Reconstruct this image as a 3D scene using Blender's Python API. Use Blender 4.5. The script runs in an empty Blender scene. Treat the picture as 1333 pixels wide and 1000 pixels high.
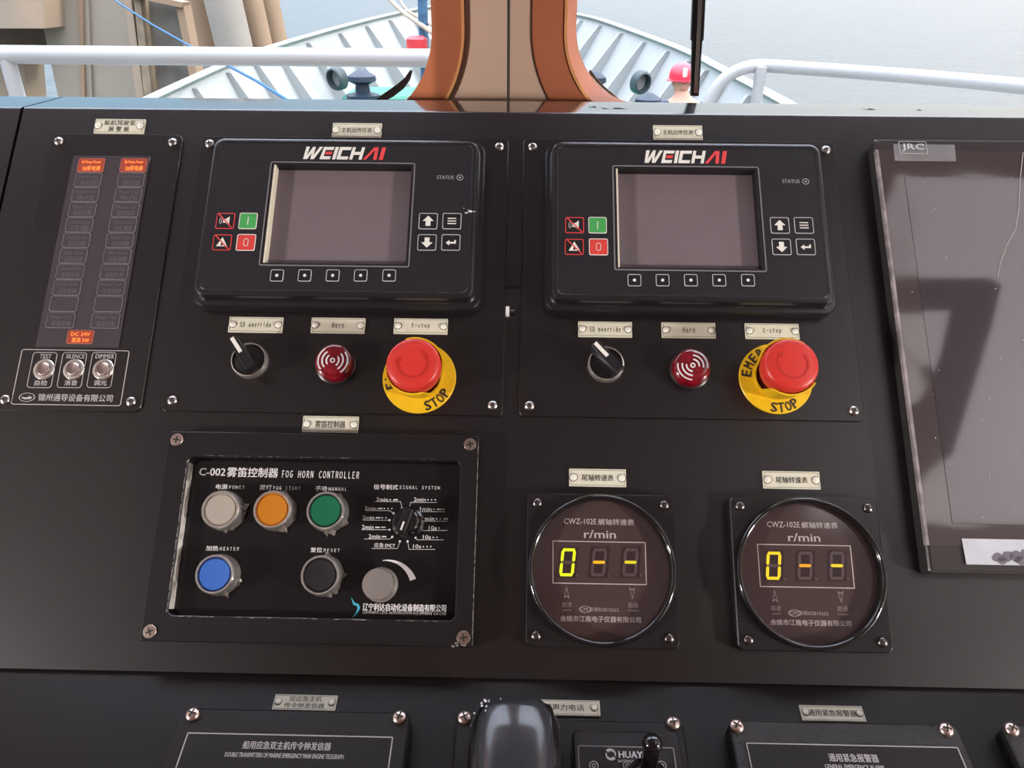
import bpy, bmesh, math, random
from mathutils import Vector, Matrix
random.seed(7)
S_ = bpy.context.scene
COL = S_.collection
PI = math.pi
R = math.radians

# ------------------------------------------------------------------ camera
CAM = Vector((0, 0, 1.5))
PITCH, YAW, ROLL = R(28.0), R(0.94), R(0.41)
SLOPE = R(45.99)                      # slope of the instrument panel
DESK = R(12.0)                        # slope of the lower desk
FOC = 1000.0                          # focal length in pixels of a 1333 px wide frame
cd = bpy.data.cameras.new('camera'); cam = bpy.data.objects.new('camera', cd); COL.objects.link(cam)
CR = Matrix.Rotation(YAW, 3, 'Z') @ Matrix.Rotation(PI / 2 - PITCH, 3, 'X') @ Matrix.Rotation(ROLL, 3, 'Z')
cam.matrix_world = Matrix.Translation(CAM) @ CR.to_4x4()
cd.sensor_width = 36; cd.lens = 36 * FOC / 1333; cd.clip_start = .01; cd.clip_end = 6000
S_.camera = cam

# ------------------------------------------------------------------ world, sun, lamps, exposure
S_.view_settings.view_transform = 'Standard'; S_.view_settings.look = 'None'
S_.view_settings.gamma = 1; S_.view_settings.exposure = 1.0; S_.view_settings.use_curve_mapping = False
w = bpy.data.worlds.new('sky'); S_.world = w; w.use_nodes = True
nt = w.node_tree; nt.nodes.clear()
wo = nt.nodes.new('ShaderNodeOutputWorld'); bg = nt.nodes.new('ShaderNodeBackground')
tc = nt.nodes.new('ShaderNodeTexCoord'); sx = nt.nodes.new('ShaderNodeSeparateXYZ')
nt.links.new(tc.outputs['Generated'], sx.inputs[0])
mr = nt.nodes.new('ShaderNodeMapRange'); nt.links.new(sx.outputs['X'], mr.inputs['Value'])
mr.inputs['From Min'].default_value = -0.55; mr.inputs['From Max'].default_value = 0.6; mr.interpolation_type = 'SMOOTHSTEP'
mh = nt.nodes.new('ShaderNodeMix'); mh.data_type = 'RGBA'
nt.links.new(mr.outputs[0], mh.inputs['Factor'])
mh.inputs['A'].default_value = (.21, .315, .41, 1); mh.inputs['B'].default_value = (.54, .52, .50, 1)
mz = nt.nodes.new('ShaderNodeMapRange'); nt.links.new(sx.outputs['Z'], mz.inputs['Value'])
mz.inputs['From Min'].default_value = 0.2; mz.inputs['From Max'].default_value = 0.9
mv = nt.nodes.new('ShaderNodeMix'); mv.data_type = 'RGBA'
nt.links.new(mz.outputs[0], mv.inputs['Factor']); nt.links.new(mh.outputs['Result'], mv.inputs['A'])
mv.inputs['B'].default_value = (3.1, 3.2, 3.75, 1)
nt.links.new(mv.outputs['Result'], bg.inputs['Color']); bg.inputs['Strength'].default_value = 1.1
nt.links.new(bg.outputs[0], wo.inputs[0])

sl = bpy.data.lights.new('sun', 'SUN'); sun = bpy.data.objects.new('sun', sl); COL.objects.link(sun)
sl.energy = 1.15; sl.angle = R(6); sl.color = (1, .93, .82)
sun.rotation_euler = Vector((-.80, -.15, -.60)).to_track_quat('-Z', 'Y').to_euler()

FILL_LAMPS = [(-2.2, -.8, 1.42, 44), (2.2, -.8, 1.42, 44)]      # added fill lamps, unseen on the side walls: x, y, z, watts

# ------------------------------------------------------------------ pixel rays -> real places
def ray(px, py):
    return (CR @ Vector(((px - 666.5) / FOC, -(py - 500) / FOC, -1))).normalized()
class Plane:
    def __init__(s, O, slope):
        s.O = O; s.slope = slope
        s.X = Vector((1, 0, 0)); s.U = Vector((0, math.cos(slope), math.sin(slope))); s.N = s.X.cross(s.U)
    def at(s, px, py, h=0):
        d = ray(px, py); t = ((s.O - CAM).dot(s.N) + h) / d.dot(s.N); p = CAM + d * t - s.O
        return p.dot(s.X), p.dot(s.U)
    def size(s, px, py, w_, h_, h=0):
        a = s.at(px - w_ / 2, py, h); b = s.at(px + w_ / 2, py, h); c = s.at(px, py - h_ / 2, h); d = s.at(px, py + h_ / 2, h)
        return b[0] - a[0], c[1] - d[1]
    def mat(s, u, v, h=0):
        m = Matrix.Rotation(s.slope, 4, 'X'); m.translation = s.O + s.X * u + s.U * v + s.N * h
        return m
    def world(s, u, v, h=0): return s.O + s.X * u + s.U * v + s.N * h
P1 = Plane(CAM + .57 * Vector((0, math.cos(PITCH), -math.sin(PITCH))), SLOPE)
bu, bv = P1.at(666, 892)
P2 = Plane(P1.world(0, bv), DESK)
def W(px, py, Y):                      # point of a pixel's ray at world depth Y
    d = ray(px, py); return CAM + d * ((Y - CAM.y) / d.y)
def WZ(px, py, Z):
    d = ray(px, py); return CAM + d * ((Z - CAM.z) / d.z)

# ------------------------------------------------------------------ materials
MATS = {}
def mat(name, col, rough=.5, metal=0, coat=0, emit=None, es=1, noise=0, nscale=60, bump=0, bscale=300, spec=.5, alpha=1, trans=0, ior=1.45, col2=None):
    if name in MATS: return MATS[name]
    m = bpy.data.materials.new(name); m.use_nodes = True; n = m.node_tree; b = n.nodes['Principled BSDF']
    b.inputs['Base Color'].default_value = (*col, 1); b.inputs['Roughness'].default_value = rough
    b.inputs['Metallic'].default_value = metal; b.inputs['Coat Weight'].default_value = coat; b.inputs['Coat Roughness'].default_value = .06
    b.inputs['Specular IOR Level'].default_value = spec; b.inputs['Alpha'].default_value = alpha
    b.inputs['Transmission Weight'].default_value = trans; b.inputs['IOR'].default_value = ior
    if emit: b.inputs['Emission Color'].default_value = (*emit, 1); b.inputs['Emission Strength'].default_value = es
    t = n.nodes.new('ShaderNodeTexCoord')
    nz = n.nodes.new('ShaderNodeTexNoise'); nz.inputs['Scale'].default_value = nscale; nz.inputs['Detail'].default_value = 6
    n.links.new(t.outputs['Object'], nz.inputs['Vector'])
    mx = n.nodes.new('ShaderNodeMix'); mx.data_type = 'RGBA'
    c2 = col2 or tuple(c * (1 - noise) for c in col)
    mx.inputs['A'].default_value = (*c2, 1); mx.inputs['B'].default_value = (*col, 1)
    ra = n.nodes.new('ShaderNodeMapRange'); ra.inputs['From Min'].default_value = .35; ra.inputs['From Max'].default_value = .65
    n.links.new(nz.outputs['Fac'], ra.inputs['Value']); n.links.new(ra.outputs[0], mx.inputs['Factor'])
    n.links.new(mx.outputs['Result'], b.inputs['Base Color'])
    if bump:
        n2 = n.nodes.new('ShaderNodeTexNoise'); n2.inputs['Scale'].default_value = bscale; n2.inputs['Detail'].default_value = 4
        n.links.new(t.outputs['Object'], n2.inputs['Vector'])
        bp = n.nodes.new('ShaderNodeBump'); bp.inputs['Strength'].default_value = bump; bp.inputs['Distance'].default_value = .001
        n.links.new(n2.outputs['Fac'], bp.inputs['Height']); n.links.new(bp.outputs[0], b.inputs['Normal'])
    MATS[name] = m; return m
PANEL = mat('black_powder_coat', (.0050, .0026, .0030), .36, spec=.85, noise=.12, bump=.05, bscale=2500)
PLATE = mat('black_plate', (.0048, .0025, .0029), .34, spec=.85, noise=.1, bump=.04, bscale=2500)
DESKM = mat('desk_black', (.010, .0078, .008), .42, noise=.12, bump=.05, bscale=2500, spec=.3)
BLK = mat('black_plastic', (.012, .011, .013), .33, noise=.1)
GLOSS = mat('gloss_black', (.006, .005, .006), .09, noise=.1, coat=.4)
FACE = mat('display_face', (.013, .012, .015), .38, noise=.08)
ROUGHB = mat('cast_black', (.012, .010, .0105), .42, noise=.3, bump=.9, bscale=900, nscale=400)
IVORY = mat('engraved_ivory', (.62, .59, .47), .38, noise=.07, nscale=150)
INK = mat('black_ink', (.02, .02, .015), .5)
WHITE = mat('white_print', (.62, .60, .60), .5)
GREYP = mat('grey_print', (.30, .28, .29), .5)
DIM = mat('dim_print', (.085, .075, .08), .5)
STEEL = mat('screw_steel', (.62, .58, .55), .3, 1, noise=.35, nscale=900)
DSTEEL = mat('dark_screw_steel', (.22, .19, .19), .28, 1, noise=.3, nscale=900)
CHROME = mat('satin_chrome', (.74, .69, .64), .26, .86, noise=.12, nscale=500)
SLOT = mat('slot_shadow', (.02, .018, .016), .6, .4)
LCD = mat('lcd_grey', (.150, .118, .128), .22, noise=.05, nscale=30, spec=.5)
RED = mat('signal_red', (.56, .032, .024), .34, noise=.08, nscale=300, bump=.05)
DRED = mat('embossed_red', (.42, .02, .014), .4)
YEL = mat('signal_yellow', (.74, .45, .012), .35, noise=.08, nscale=200)
HORNR = mat('translucent_red', (.20, .004, .012), .12, coat=.6, noise=.5, nscale=160)
GREEN = mat('key_green', (.05, .30, .07), .4)
KRED = mat('key_red', (.55, .045, .035), .4)
REDP = mat('red_print', (.62, .05, .05), .45)

# ------------------------------------------------------------------ mesh helpers
class MB:
    def __init__(s): s.v = []; s.f = []; s.m = []; s.mi = 0
    def add(s, vs, fs, M=None):
        o = len(s.v)
        s.v += [tuple(M @ Vector(p)) if M else tuple(p) for p in vs]
        s.f += [tuple(i + o for i in f) for f in fs]; s.m += [s.mi] * len(fs); return s
    def loft(s, rings, cap0=True, cap1=True, closed=True, M=None):
        n = len(rings[0]); vs = [p for r in rings for p in r]; fs = []
        for k in range(len(rings) - 1):
            for i in range(n if closed else n - 1):
                j = (i + 1) % n; fs.append((k * n + i, k * n + j, (k + 1) * n + j, (k + 1) * n + i))
        if cap0: fs.append(tuple(range(n - 1, -1, -1)))
        if cap1: fs.append(tuple((len(rings) - 1) * n + i for i in range(n)))
        return s.add(vs, fs, M)
    def ringloft(s, rings, M=None):     # closed cross-section: last ring joins the first
        return s.loft(rings + [rings[0]], False, False, True, M)
    def box(s, x0, y0, z0, x1, y1, z1, M=None):
        return s.loft([[(x0, y0, z0), (x1, y0, z0), (x1, y1, z0), (x0, y1, z0)], [(x0, y0, z1), (x1, y0, z1), (x1, y1, z1), (x0, y1, z1)]], M=M)
    def plate(s, w, h, z0, z1, r, bev=.0006, cx=0, cy=0, n=6, M=None):
        return s.loft([rr(w, h, r, z0, cx, cy, n), rr(w, h, r, z1 - bev, cx, cy, n), rr(w - 2 * bev, h - 2 * bev, max(r - bev, 1e-5), z1, cx, cy, n)], M=M)
    def frame(s, w, h, r, wi, hi, ri, z0, z1, bev=.0004, cx=0, cy=0, n=6, M=None):
        return s.ringloft([rr(w, h, r, z0, cx, cy, n), rr(w, h, r, z1 - bev, cx, cy, n), rr(w - 2 * bev, h - 2 * bev, max(r - bev, 1e-5), z1, cx, cy, n),
                           rr(wi, hi, ri, z1, cx, cy, n), rr(wi, hi, ri, z0, cx, cy, n)], M)
    def lathe(s, prof, n=40, M=None, cx=0, cy=0):
        rings = [[(cx + r * math.cos(2 * PI * i / n), cy + r * math.sin(2 * PI * i / n), z) for i in range(n)] for r, z in prof]
        return s.loft(rings, prof[0][0] > 1e-6 or True, True, True, M)
    def ring(s, prof, n=48, M=None, cx=0, cy=0):
        return s.ringloft([[(cx + r * math.cos(2 * PI * i / n), cy + r * math.sin(2 * PI * i / n), z) for i in range(n)] for r, z in prof], M)
    def poly(s, pts, z0, z1=None, M=None):
        if z1 is None: return s.add([(x, y, z0) for x, y in pts], [tuple(range(len(pts)))], M)
        return s.loft([[(x, y, z0) for x, y in pts], [(x, y, z1) for x, y in pts]], M=M)
    def arc(s, r0, r1, a0, a1, z0, z1, n=24, M=None, cx=0, cy=0, taper=None):
        A = [a0 + (a1 - a0) * i / n for i in range(n + 1)]
        q = []
        for i, a in enumerate(A):
            k = taper(i / n) if taper else 1; rm = (r0 + r1) / 2; hw = (r1 - r0) / 2 * k
            ca, sa = math.cos(a), math.sin(a)
            q.append([(cx + (rm - hw) * ca, cy + (rm - hw) * sa, z0), (cx + (rm + hw) * ca, cy + (rm + hw) * sa, z0),
                      (cx + (rm + hw) * ca, cy + (rm + hw) * sa, z1), (cx + (rm - hw) * ca, cy + (rm - hw) * sa, z1)])
        return s.loft(q, M=M)
    def tube(s, pts, r, n=12, M=None, cap=True):
        P = [Vector(p) for p in pts]; rings = []; up = None
        for i, p in enumerate(P):
            t = (P[min(i + 1, len(P) - 1)] - P[max(i - 1, 0)]).normalized()
            if up is None: up = t.orthogonal().normalized()
            up = (up - t * up.dot(t)).normalized(); b = t.cross(up)
            ri = r[i] if isinstance(r, (list, tuple)) else r
            rings.append([tuple(p + (up * math.cos(2 * PI * k / n) + b * math.sin(2 * PI * k / n)) * ri) for k in range(n)])
        return s.loft(rings, cap, cap, True, M)
    def build(s, name, m, parent=None, smooth=True, ang=35):
        me = bpy.data.meshes.new(name); me.from_pydata(s.v, [], s.f)
        ms = m if isinstance(m, (list, tuple)) else [m]
        for x in ms: me.materials.append(x)
        if len(ms) > 1: me.polygons.foreach_set('material_index', s.m)
        bm = bmesh.new(); bm.from_mesh(me)
        bmesh.ops.remove_doubles(bm, verts=bm.verts, dist=1e-6); bmesh.ops.recalc_face_normals(bm, faces=bm.faces); bm.to_mesh(me); bm.free()
        if smooth: me.shade_smooth(); me.set_sharp_from_angle(angle=R(ang))
        o = bpy.data.objects.new(name, me); COL.objects.link(o)
        if parent: o.parent = parent
        return o
def rr(w, h, r, z, cx=0, cy=0, n=6):
    r = min(r, w / 2 - 1e-6, h / 2 - 1e-6); pts = []
    for sx_, sy_, a0 in ((1, -1, -PI / 2), (1, 1, 0), (-1, 1, PI / 2), (-1, -1, PI)):
        ox, oy = cx + sx_ * (w / 2 - r), cy + sy_ * (h / 2 - r)
        for k in range(n + 1):
            a = a0 + PI / 2 * k / n; pts.append((ox + r * math.cos(a), oy + r * math.sin(a), z))
    return pts
def tag(o, label=None, cat=None, group=None, kind=None):
    if label: o['label'] = label
    if cat: o['category'] = cat
    if group: o['group'] = group
    if kind: o['kind'] = kind
    return o
def thing(name, M, label, cat, group=None):
    o = bpy.data.objects.new(name, None); COL.objects.link(o); o.empty_display_size = .01
    o.matrix_world = M; return tag(o, label, cat, group)
def put(o, x=0, y=0, z=0, rz=0):
    o.location = (x, y, z); o.rotation_euler = (0, 0, rz); return o
def dup(o, parent=None):
    c = o.copy(); COL.objects.link(c)
    if parent: c.parent = parent
    for ch in o.children: dup(ch, c)
    return c

TC = {}
def glyph_mesh(s, bold):
    k = (s, bold)
    if k in TC: return TC[k]
    cu = bpy.data.curves.new('lettering', 'FONT'); cu.body = s; cu.size = 1; cu.resolution_u = 2; cu.offset = bold; cu.fill_mode = 'FRONT'
    o = bpy.data.objects.new('lettering', cu); COL.objects.link(o)
    dg = bpy.context.evaluated_depsgraph_get()
    me = bpy.data.meshes.new_from_object(o.evaluated_get(dg)); bpy.data.objects.remove(o)
    xs = [v.co.x for v in me.vertices]; ys = [v.co.y for v in me.vertices]
    TC[k] = ([tuple(v.co) for v in me.vertices], [tuple(p.vertices) for p in me.polygons], (min(xs), max(xs), min(ys), max(ys)))
    return TC[k]
def text(mb, s, cx, cy, w_, h_, z, bold=0, rz=0, arcM=None, skew=0):
    """adds the lettering to mb, its ink box centred on cx, cy and w_ x h_ large"""
    v, f, (x0, x1, y0, y1) = glyph_mesh(s, 0)
    kx = w_ / (x1 - x0); ky = (h_ / (y1 - y0)) if h_ else kx
    M = Matrix.Translation((cx, cy, z)) @ Matrix.Rotation(rz, 4, 'Z')
    pts = [((p[0] - (x0 + x1) / 2) * kx + skew * (p[1] - y0) * ky, (p[1] - (y0 + y1) / 2) * ky, 0) for p in v]
    mb.add(pts, f, M)
    if bold:                             # heavier strokes: struck again, shifted a little
        d = bold * (.5 * (ky + kx))
        for q, (ex, ey) in enumerate(((1, .3), (-1, -.3), (0, .8))): mb.add([(p[0] + d * ex, p[1] + d * ey, .000004 * (q + 1)) for p in pts], f, M)

# screws: head and cross slot, meshes shared
_sc = {}
def screw(parent, x, y, z, r=.0037, m=None, rz=None, countersunk=False):
    m = m or STEEL; k = (round(r, 5), m.name, countersunk)
    if k not in _sc:
        hd = MB().lathe([(r, 0), (r, r * .18), (r * .93, r * .38), (r * .75, r * .55), (r * .45, r * .68), (.00001, r * .72)] if not countersunk else
                        [(r, 0), (r, r * .12), (r * .94, r * .2), (r * .5, r * .22), (.00001, r * .22)], 24).build('screw', m)
        sl_ = MB(); zz = r * .735 if not countersunk else r * .24
        a, b = r * .56, r * .11
        sl_.box(-a, -b, zz - r * .3, a, b, zz); sl_.box(-b, -a, zz - r * .3, b, a, zz + 1e-5)
        so = sl_.build('cross_slot', SLOT, hd, smooth=False)
        _sc[k] = (hd.data, so.data); bpy.data.objects.remove(hd); bpy.data.objects.remove(so)
    a, b = _sc[k]
    o = bpy.data.objects.new('screw', a); COL.objects.link(o); o.parent = parent
    put(o, x, y, z, random.uniform(0, 1.5) if rz is None else rz)
    c = bpy.data.objects.new('cross_slot', b); COL.objects.link(c); c.parent = o
    return o
def dots(mb, items, z):
    for it in items: mb.box(*it)

# =================================================================== large structure: the wheelhouse
def struct(name, mb, m, **k): return tag(mb.build(name, m, **k), kind='structure')
pt_top = P1.world(0, P1.at(650, 146)[1])                   # top edge of the instrument panel
LEDGE_Z = pt_top.z; LEDGE_Y0 = pt_top.y; LEDGE_Y1 = WZ(650, 131.5, LEDGE_Z).y
WY = LEDGE_Y1 + .03                                        # inner face of the front wall
ZC = 2.36
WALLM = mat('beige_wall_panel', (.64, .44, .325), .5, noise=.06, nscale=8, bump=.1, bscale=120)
CEILM = mat('ceiling_panel', (.20, .165, .17), .6, noise=.05, nscale=5)
TRIMM = mat('brown_window_trim', (.42, .135, .062), .55, noise=.10, nscale=14, bump=.05, spec=.3)
TRIMHL = mat('ochre_highlight_bead', (.66, .31, .12), .35, noise=.1, nscale=20)
FLOORM = mat('floor_vinyl', (.10, .10, .105), .5, noise=.2, nscale=12)
RUB = mat('black_rubber', (.012, .012, .012), .55, noise=.2)

struct('floor', MB().box(-2.3, -3.0, -.04, 2.3, WY + .08, 0), FLOORM)
struct('ceiling', MB().box(-2.3, -3.0, ZC, 2.3, WY + .10, ZC + .05), CEILM)
# front wall: two facets meeting at the pillar seam; each carries one rounded window
seam = W(663, 60, WY)
def facet(name, x_a, x_b, ox0, ox1, oz0, oz1, ro, ang, m, tm, nm, reveal):
    """facet in its own frame: x along the wall from the seam, y up, z towards the room"""
    M = Matrix.Translation((seam.x, WY, 0)) @ Matrix.Rotation(ang, 4, 'Z') @ Matrix.Rotation(PI / 2, 4, 'X')
    wm = MB(); T = .05
    cx, cy = (ox0 + ox1) / 2, (oz0 + oz1) / 2; ww, hh = ox1 - ox0, oz1 - oz0
    xl, xr = min(x_a, x_b), max(x_a, x_b)
    def outer(z): return [(min(max(p[0], xl), xr), min(max(p[1], 0), ZC), z) for p in [((q[0] - cx) * 40 + cx, (q[1] - cy) * 40 + cy) for q in rr(ww, hh, ro, z, cx, cy, 12)]]
    wm.ringloft([outer(-T), outer(0), rr(ww, hh, ro, 0, cx, cy, 12), rr(ww, hh, ro, -T, cx, cy, 12)])
    wo_ = struct(nm, wm, m, ang=25); wo_.matrix_world = M
    f = .029; rb = MB(); z1 = .003
    # trim: flat band, raised highlight bead, reveal running out to the pane
    rb.ringloft([rr(ww, hh, ro, -T - .004, cx, cy, 20), rr(ww, hh, ro, z1 * .6, cx, cy, 20), rr(ww - 2 * f, hh - 2 * f, ro - f, z1, cx, cy, 20),
                 rr(ww - 2 * f - 2 * reveal, hh - 2 * f - 2 * reveal, ro - f - reveal, -T - .004, cx, cy, 20)])
    win = struct(name, rb, tm, ang=30); win.matrix_world = M
    bd = MB(); k = 0 if reveal < .004 else f
    bd.ringloft([rr(ww - 2 * k + .002, hh - 2 * k + .002, ro - k + .001, 0 if k == 0 else z1 - .002, cx, cy, 20), rr(ww - 2 * k + .001, hh - 2 * k + .001, ro - k, z1 + .0010, cx, cy, 20),
                 rr(ww - 2 * k - .004, hh - 2 * k - .004, ro - k - .002, z1 + .0010, cx, cy, 20), rr(ww - 2 * k - .004, hh - 2 * k - .004, ro - k - .002, 0, cx, cy, 20)])
    bd.build('window_highlight_bead', TRIMHL, win)  # highlight of the lit trim edge is put into the bead's paler colour
    g = MB().plate(ww - 2 * f - 2 * reveal + .008, hh - 2 * f - 2 * reveal + .008, -T - .004, -T, ro - f, .0003, cx, cy, 14)
    g.build('window_pane', mat('window_glass', (.93, .97, .97), 0.0, trans=1, ior=1.05, spec=.3), win)
    return M, win
# local pixel -> along-wall metres: x of the two trim outlines where they are straight
xo_l = W(604, 25, WY).x - seam.x
def facet_x(px, py, ang):
    d = ray(px, py); n = Vector((math.sin(ang), -math.cos(ang), 0)); o = Vector((seam.x, WY, 0)) - CAM
    t = o.dot(n) / d.dot(n); p = CAM + d * t - Vector((seam.x, WY, 0)); return p.dot(Vector((math.cos(ang), math.sin(ang), 0))), CAM.z + d.z * t
A2 = R(1.0)
xo_r = facet_x(693, 25, A2)[0]
zc_l = W(604, 36, WY).z - .115
MW1, WIN1 = facet('window_1', -1.9, 0, -1.10, xo_l, zc_l, zc_l + .88, .115, 0, WALLM, TRIMM, 'wall_front_left', .0005)
MW2, WIN2 = facet('window_2', 0, 1.9, xo_r, 1.15, zc_l, zc_l + .88, .115, A2, mat('beige_wall_panel_shaded', (.58, .395, .29), .5, noise=.06, nscale=8, bump=.1, bscale=120), TRIMM, 'wall_front_right', .0145)  # right facet's shade is put into its darker wall colour
sm = MB().box(-.0007, -.05, .9, .0007, .0008, ZC, Matrix.Translation((seam.x, WY - .0018, 0))); struct('trim_1', sm, SLOT)
# side walls with wide window bands, back wall with two windows, all as in any wheelhouse
def side_wall(name, M, L, wins):
    mb = MB(); x = 0
    for a, b in wins:
        mb.box(x, 0, 0, a, ZC, .06); mb.box(a, 0, 0, b, 1.05, .06); mb.box(a, 2.1, 0, b, ZC, .06); x = b
    mb.box(x, 0, 0, L, ZC, .06)
    o = struct(name, mb, WALLM, smooth=False); o.matrix_world = M
side_wall('wall_left', Matrix.Translation((-2.3, -3.0, 0)) @ Matrix.Rotation(PI / 2, 4, 'Z') @ Matrix.Rotation(PI / 2, 4, 'X'), 3.0 + WY + .05, [(1.1, 1.8), (2.75, 3.55)])
side_wall('wall_right', Matrix.Translation((2.24, -3.0, 0)) @ Matrix.Rotation(PI / 2, 4, 'Z') @ Matrix.Rotation(PI / 2, 4, 'X'), 3.0 + WY + .05, [(1.1, 1.8), (2.75, 3.55)])
side_wall('wall_back', Matrix.Translation((-2.3, -2.94, 0)) @ Matrix.Rotation(PI / 2, 4, 'X'), 4.6, [])
LAMPM = mat('fill_lamp_globe', (.9, .9, .88), .4, emit=(1, .93, .86), es=5)
for x, y, z, pw in FILL_LAMPS:
    t = thing('fill_lamp', Matrix.Translation((x + (-.04 if x < 0 else .04), y, z)) @ Matrix.Rotation(PI / 2 if x < 0 else -PI / 2, 4, 'Y'), 'added round white fill lamp, unseen on the %s side wall' % ('left' if x < 0 else 'right'), 'lamp', 'added fill lamps')
    MB().lathe([(.15, 0), (.15, .03), (.13, .04), (1e-5, .04)], 32).build('lamp_base', WHITE, t)
    MB().lathe([(.12, .04), (.11, .07), (.06, .085), (1e-5, .09)], 32).build('diffuser', LAMPM, t)
    al = bpy.data.lights.new('fill_light', 'AREA'); al.shape = 'DISK'; al.size = .24; al.energy = pw; al.color = (1, .96, .93)
    ao = bpy.data.objects.new('fill_light', al); COL.objects.link(ao); ao.location = (x - math.copysign(.06, x), y, z); ao.rotation_euler = Vector((-x, .8 - y, -.25)).to_track_quat('-Z', 'Y').to_euler()
# added unseen dark cutout, its outline shaped for the dark reflection in the monitor
def mirror_at(px, py, zc, h=.013):
    d = ray(px, py); u, v = P1.at(px, py, h); p = P1.world(u, v, h); r_ = d - P1.N * 2 * d.dot(P1.N); return p + r_ * ((zc - p.z) / r_.z)
ov = [mirror_at(x, y, 2.2) for x, y in ((1160, 372), (1303, 372), (1292, 420), (1268, 500), (1240, 590), (1213, 615), (1196, 645), (1188, 600), (1180, 545), (1215, 530), (1236, 470), (1250, 405), (1166, 405))]
oc = ov[0]
t = thing('reflection_cutout', Matrix.Translation((oc.x, oc.y, 2.2)), 'added dark cutout hung unseen overhead, shaped for its reflection in the tall monitor', 'reflection cutout')
m_ = MB(); n_ = len(ov); m_.loft([[(p.x - oc.x, p.y - oc.y, 0) for p in ov], [(p.x - oc.x, p.y - oc.y, .04) for p in ov]]); m_.build('casing', RUB, t, smooth=False)
hq = (ov[3] + ov[4] + ov[9] + ov[10]) / 4 - oc; MB().tube([(hq.x, hq.y, .03), (hq.x, hq.y, ZC - 2.2)], .012).build('hanger', RUB, t)
# added luminous panel, unseen overhead, sized for its bright reflection in the monitor
ca = [mirror_at(x, y, ZC - .03) for x, y in ((1165, 232), (1400, 232), (1400, 683), (1205, 683))]
lx0, lx1 = min(ca[0].x, ca[3].x) , max(ca[1].x, ca[2].x); ly0_, ly1_ = min(p.y for p in ca), max(p.y for p in ca)
lx1 = min(lx1, 1.9); pcx, pcy = (lx0 + lx1) / 2, (ly0_ + ly1_) / 2
t = thing('added_light_panel', Matrix.Translation((pcx, pcy, ZC - .03)), 'wide luminous ceiling panel above the right end of the console', 'lamp')
MB().frame(lx1 - lx0 + .04, ly1_ - ly0_ + .04, .01, lx1 - lx0, ly1_ - ly0_, .005, 0, .03).build('frame', RUB, t)
MB().plate(lx1 - lx0 + .01, ly1_ - ly0_ + .01, .004, .02, .005).build('diffuser', mat('added_panel_diffuser', (.6, .6, .6), .5, emit=(1.0, .90, .93), es=.78), t)

# =================================================================== the console
con = thing('control_console', Matrix.Translation((0, .3, 0)), 'long black console with sloping instrument panel below the wheelhouse windows', 'console')
side = thing('side_console', Matrix.Translation((-.6, .3, 0)), 'black neighbouring console section beyond the joint at the left edge', 'console')
JU = (P1.at(28.5, 141)[0] + P1.at(1, 268)[0]) / 2          # joint between the two console sections
def prism(prof, x0, x1, M=None):
    return MB().loft([[(x0, y, z) for y, z in prof], [(x1, y, z) for y, z in prof]], M=M)
def console(par, x0, x1):
    o0 = par.location
    def bld(name, prof, m):
        o = prism([(y - o0.y, z) for y, z in prof], x0 - o0.x, x1 - o0.x).build(name, m, par, ang=20); return o
    N = P1.N; U = P1.U
    a = P1.world(0, bv + .004); b = pt_top
    # rounded top edge of the sloping panel
    arc = []
    rad = .0035; bend = math.tan((SLOPE) / 2) * rad
    c0 = b - U * bend - N * rad
    for k in range(7):
        t = SLOPE * k / 6; n = N * math.cos(t) + U * math.sin(t); p = c0 + n * rad; arc.append((p.y, p.z))
    a2 = a - N * .010
    b2 = Vector((0, LEDGE_Y1, LEDGE_Z)); 
    bld('instrument_panel', [(a.y, a.z)] + arc[:5] + [(arc[4][0] + .004, arc[4][1] - .012), (a2.y + .006, a2.z)], PANEL)
    bld('top_ledge', arc[4:] + [(b2.y, b2.z), (b2.y, b2.z - .03), (arc[4][0] + .002, arc[4][1] - .010)], LEDM)
    d0 = P2.world(0, .022, 0); d1 = P2.world(0, -.34, 0)
    bld('desk_top', [(d1.y, d1.z), (d0.y, d0.z), (d0.y, d0.z - .02), (d1.y, d1.z - .02)], DESKM)
    bld('cabinet', [(d1.y + .01, 0.0), (d1.y + .01, d1.z - .021), (d0.y + .005, d0.z - .024), (LEDGE_Y1 - .012, LEDGE_Z - .05), (LEDGE_Y1 - .012, 0)], BLK)
LEDM = mat('ledge_semi_gloss', (.016, .02, .03), .15, noise=.1, coat=.7, spec=1.0)
console(con, JU + .0012, 1.25)
console(side, -1.3, JU - .0012)
g = MB()
for (px, py, wp) in ((800, 141, 34), (1130, 142, 16), (772, 139, 10), (1195, 143, 8)):
    p = WZ(px, py, LEDGE_Z); s_ = wp / 1500
    g.poly([(p.x + s_ * (t + random.uniform(-.1, .1)), p.y - .3 + .0035 * math.sin(t * 9) + random.uniform(-.001, .001)) for t in (-.5, -.3, -.1, .1, .3, .5)] +
           [(p.x + s_ * t, p.y - .3 - .003 - .002 * abs(math.sin(t * 14))) for t in (.45, .2, 0, -.2, -.4)], LEDGE_Z + .0003)
g.build('grime', mat('dark_grime', (.05, .045, .04), .8), con)['kind'] = 'stuff'

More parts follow.
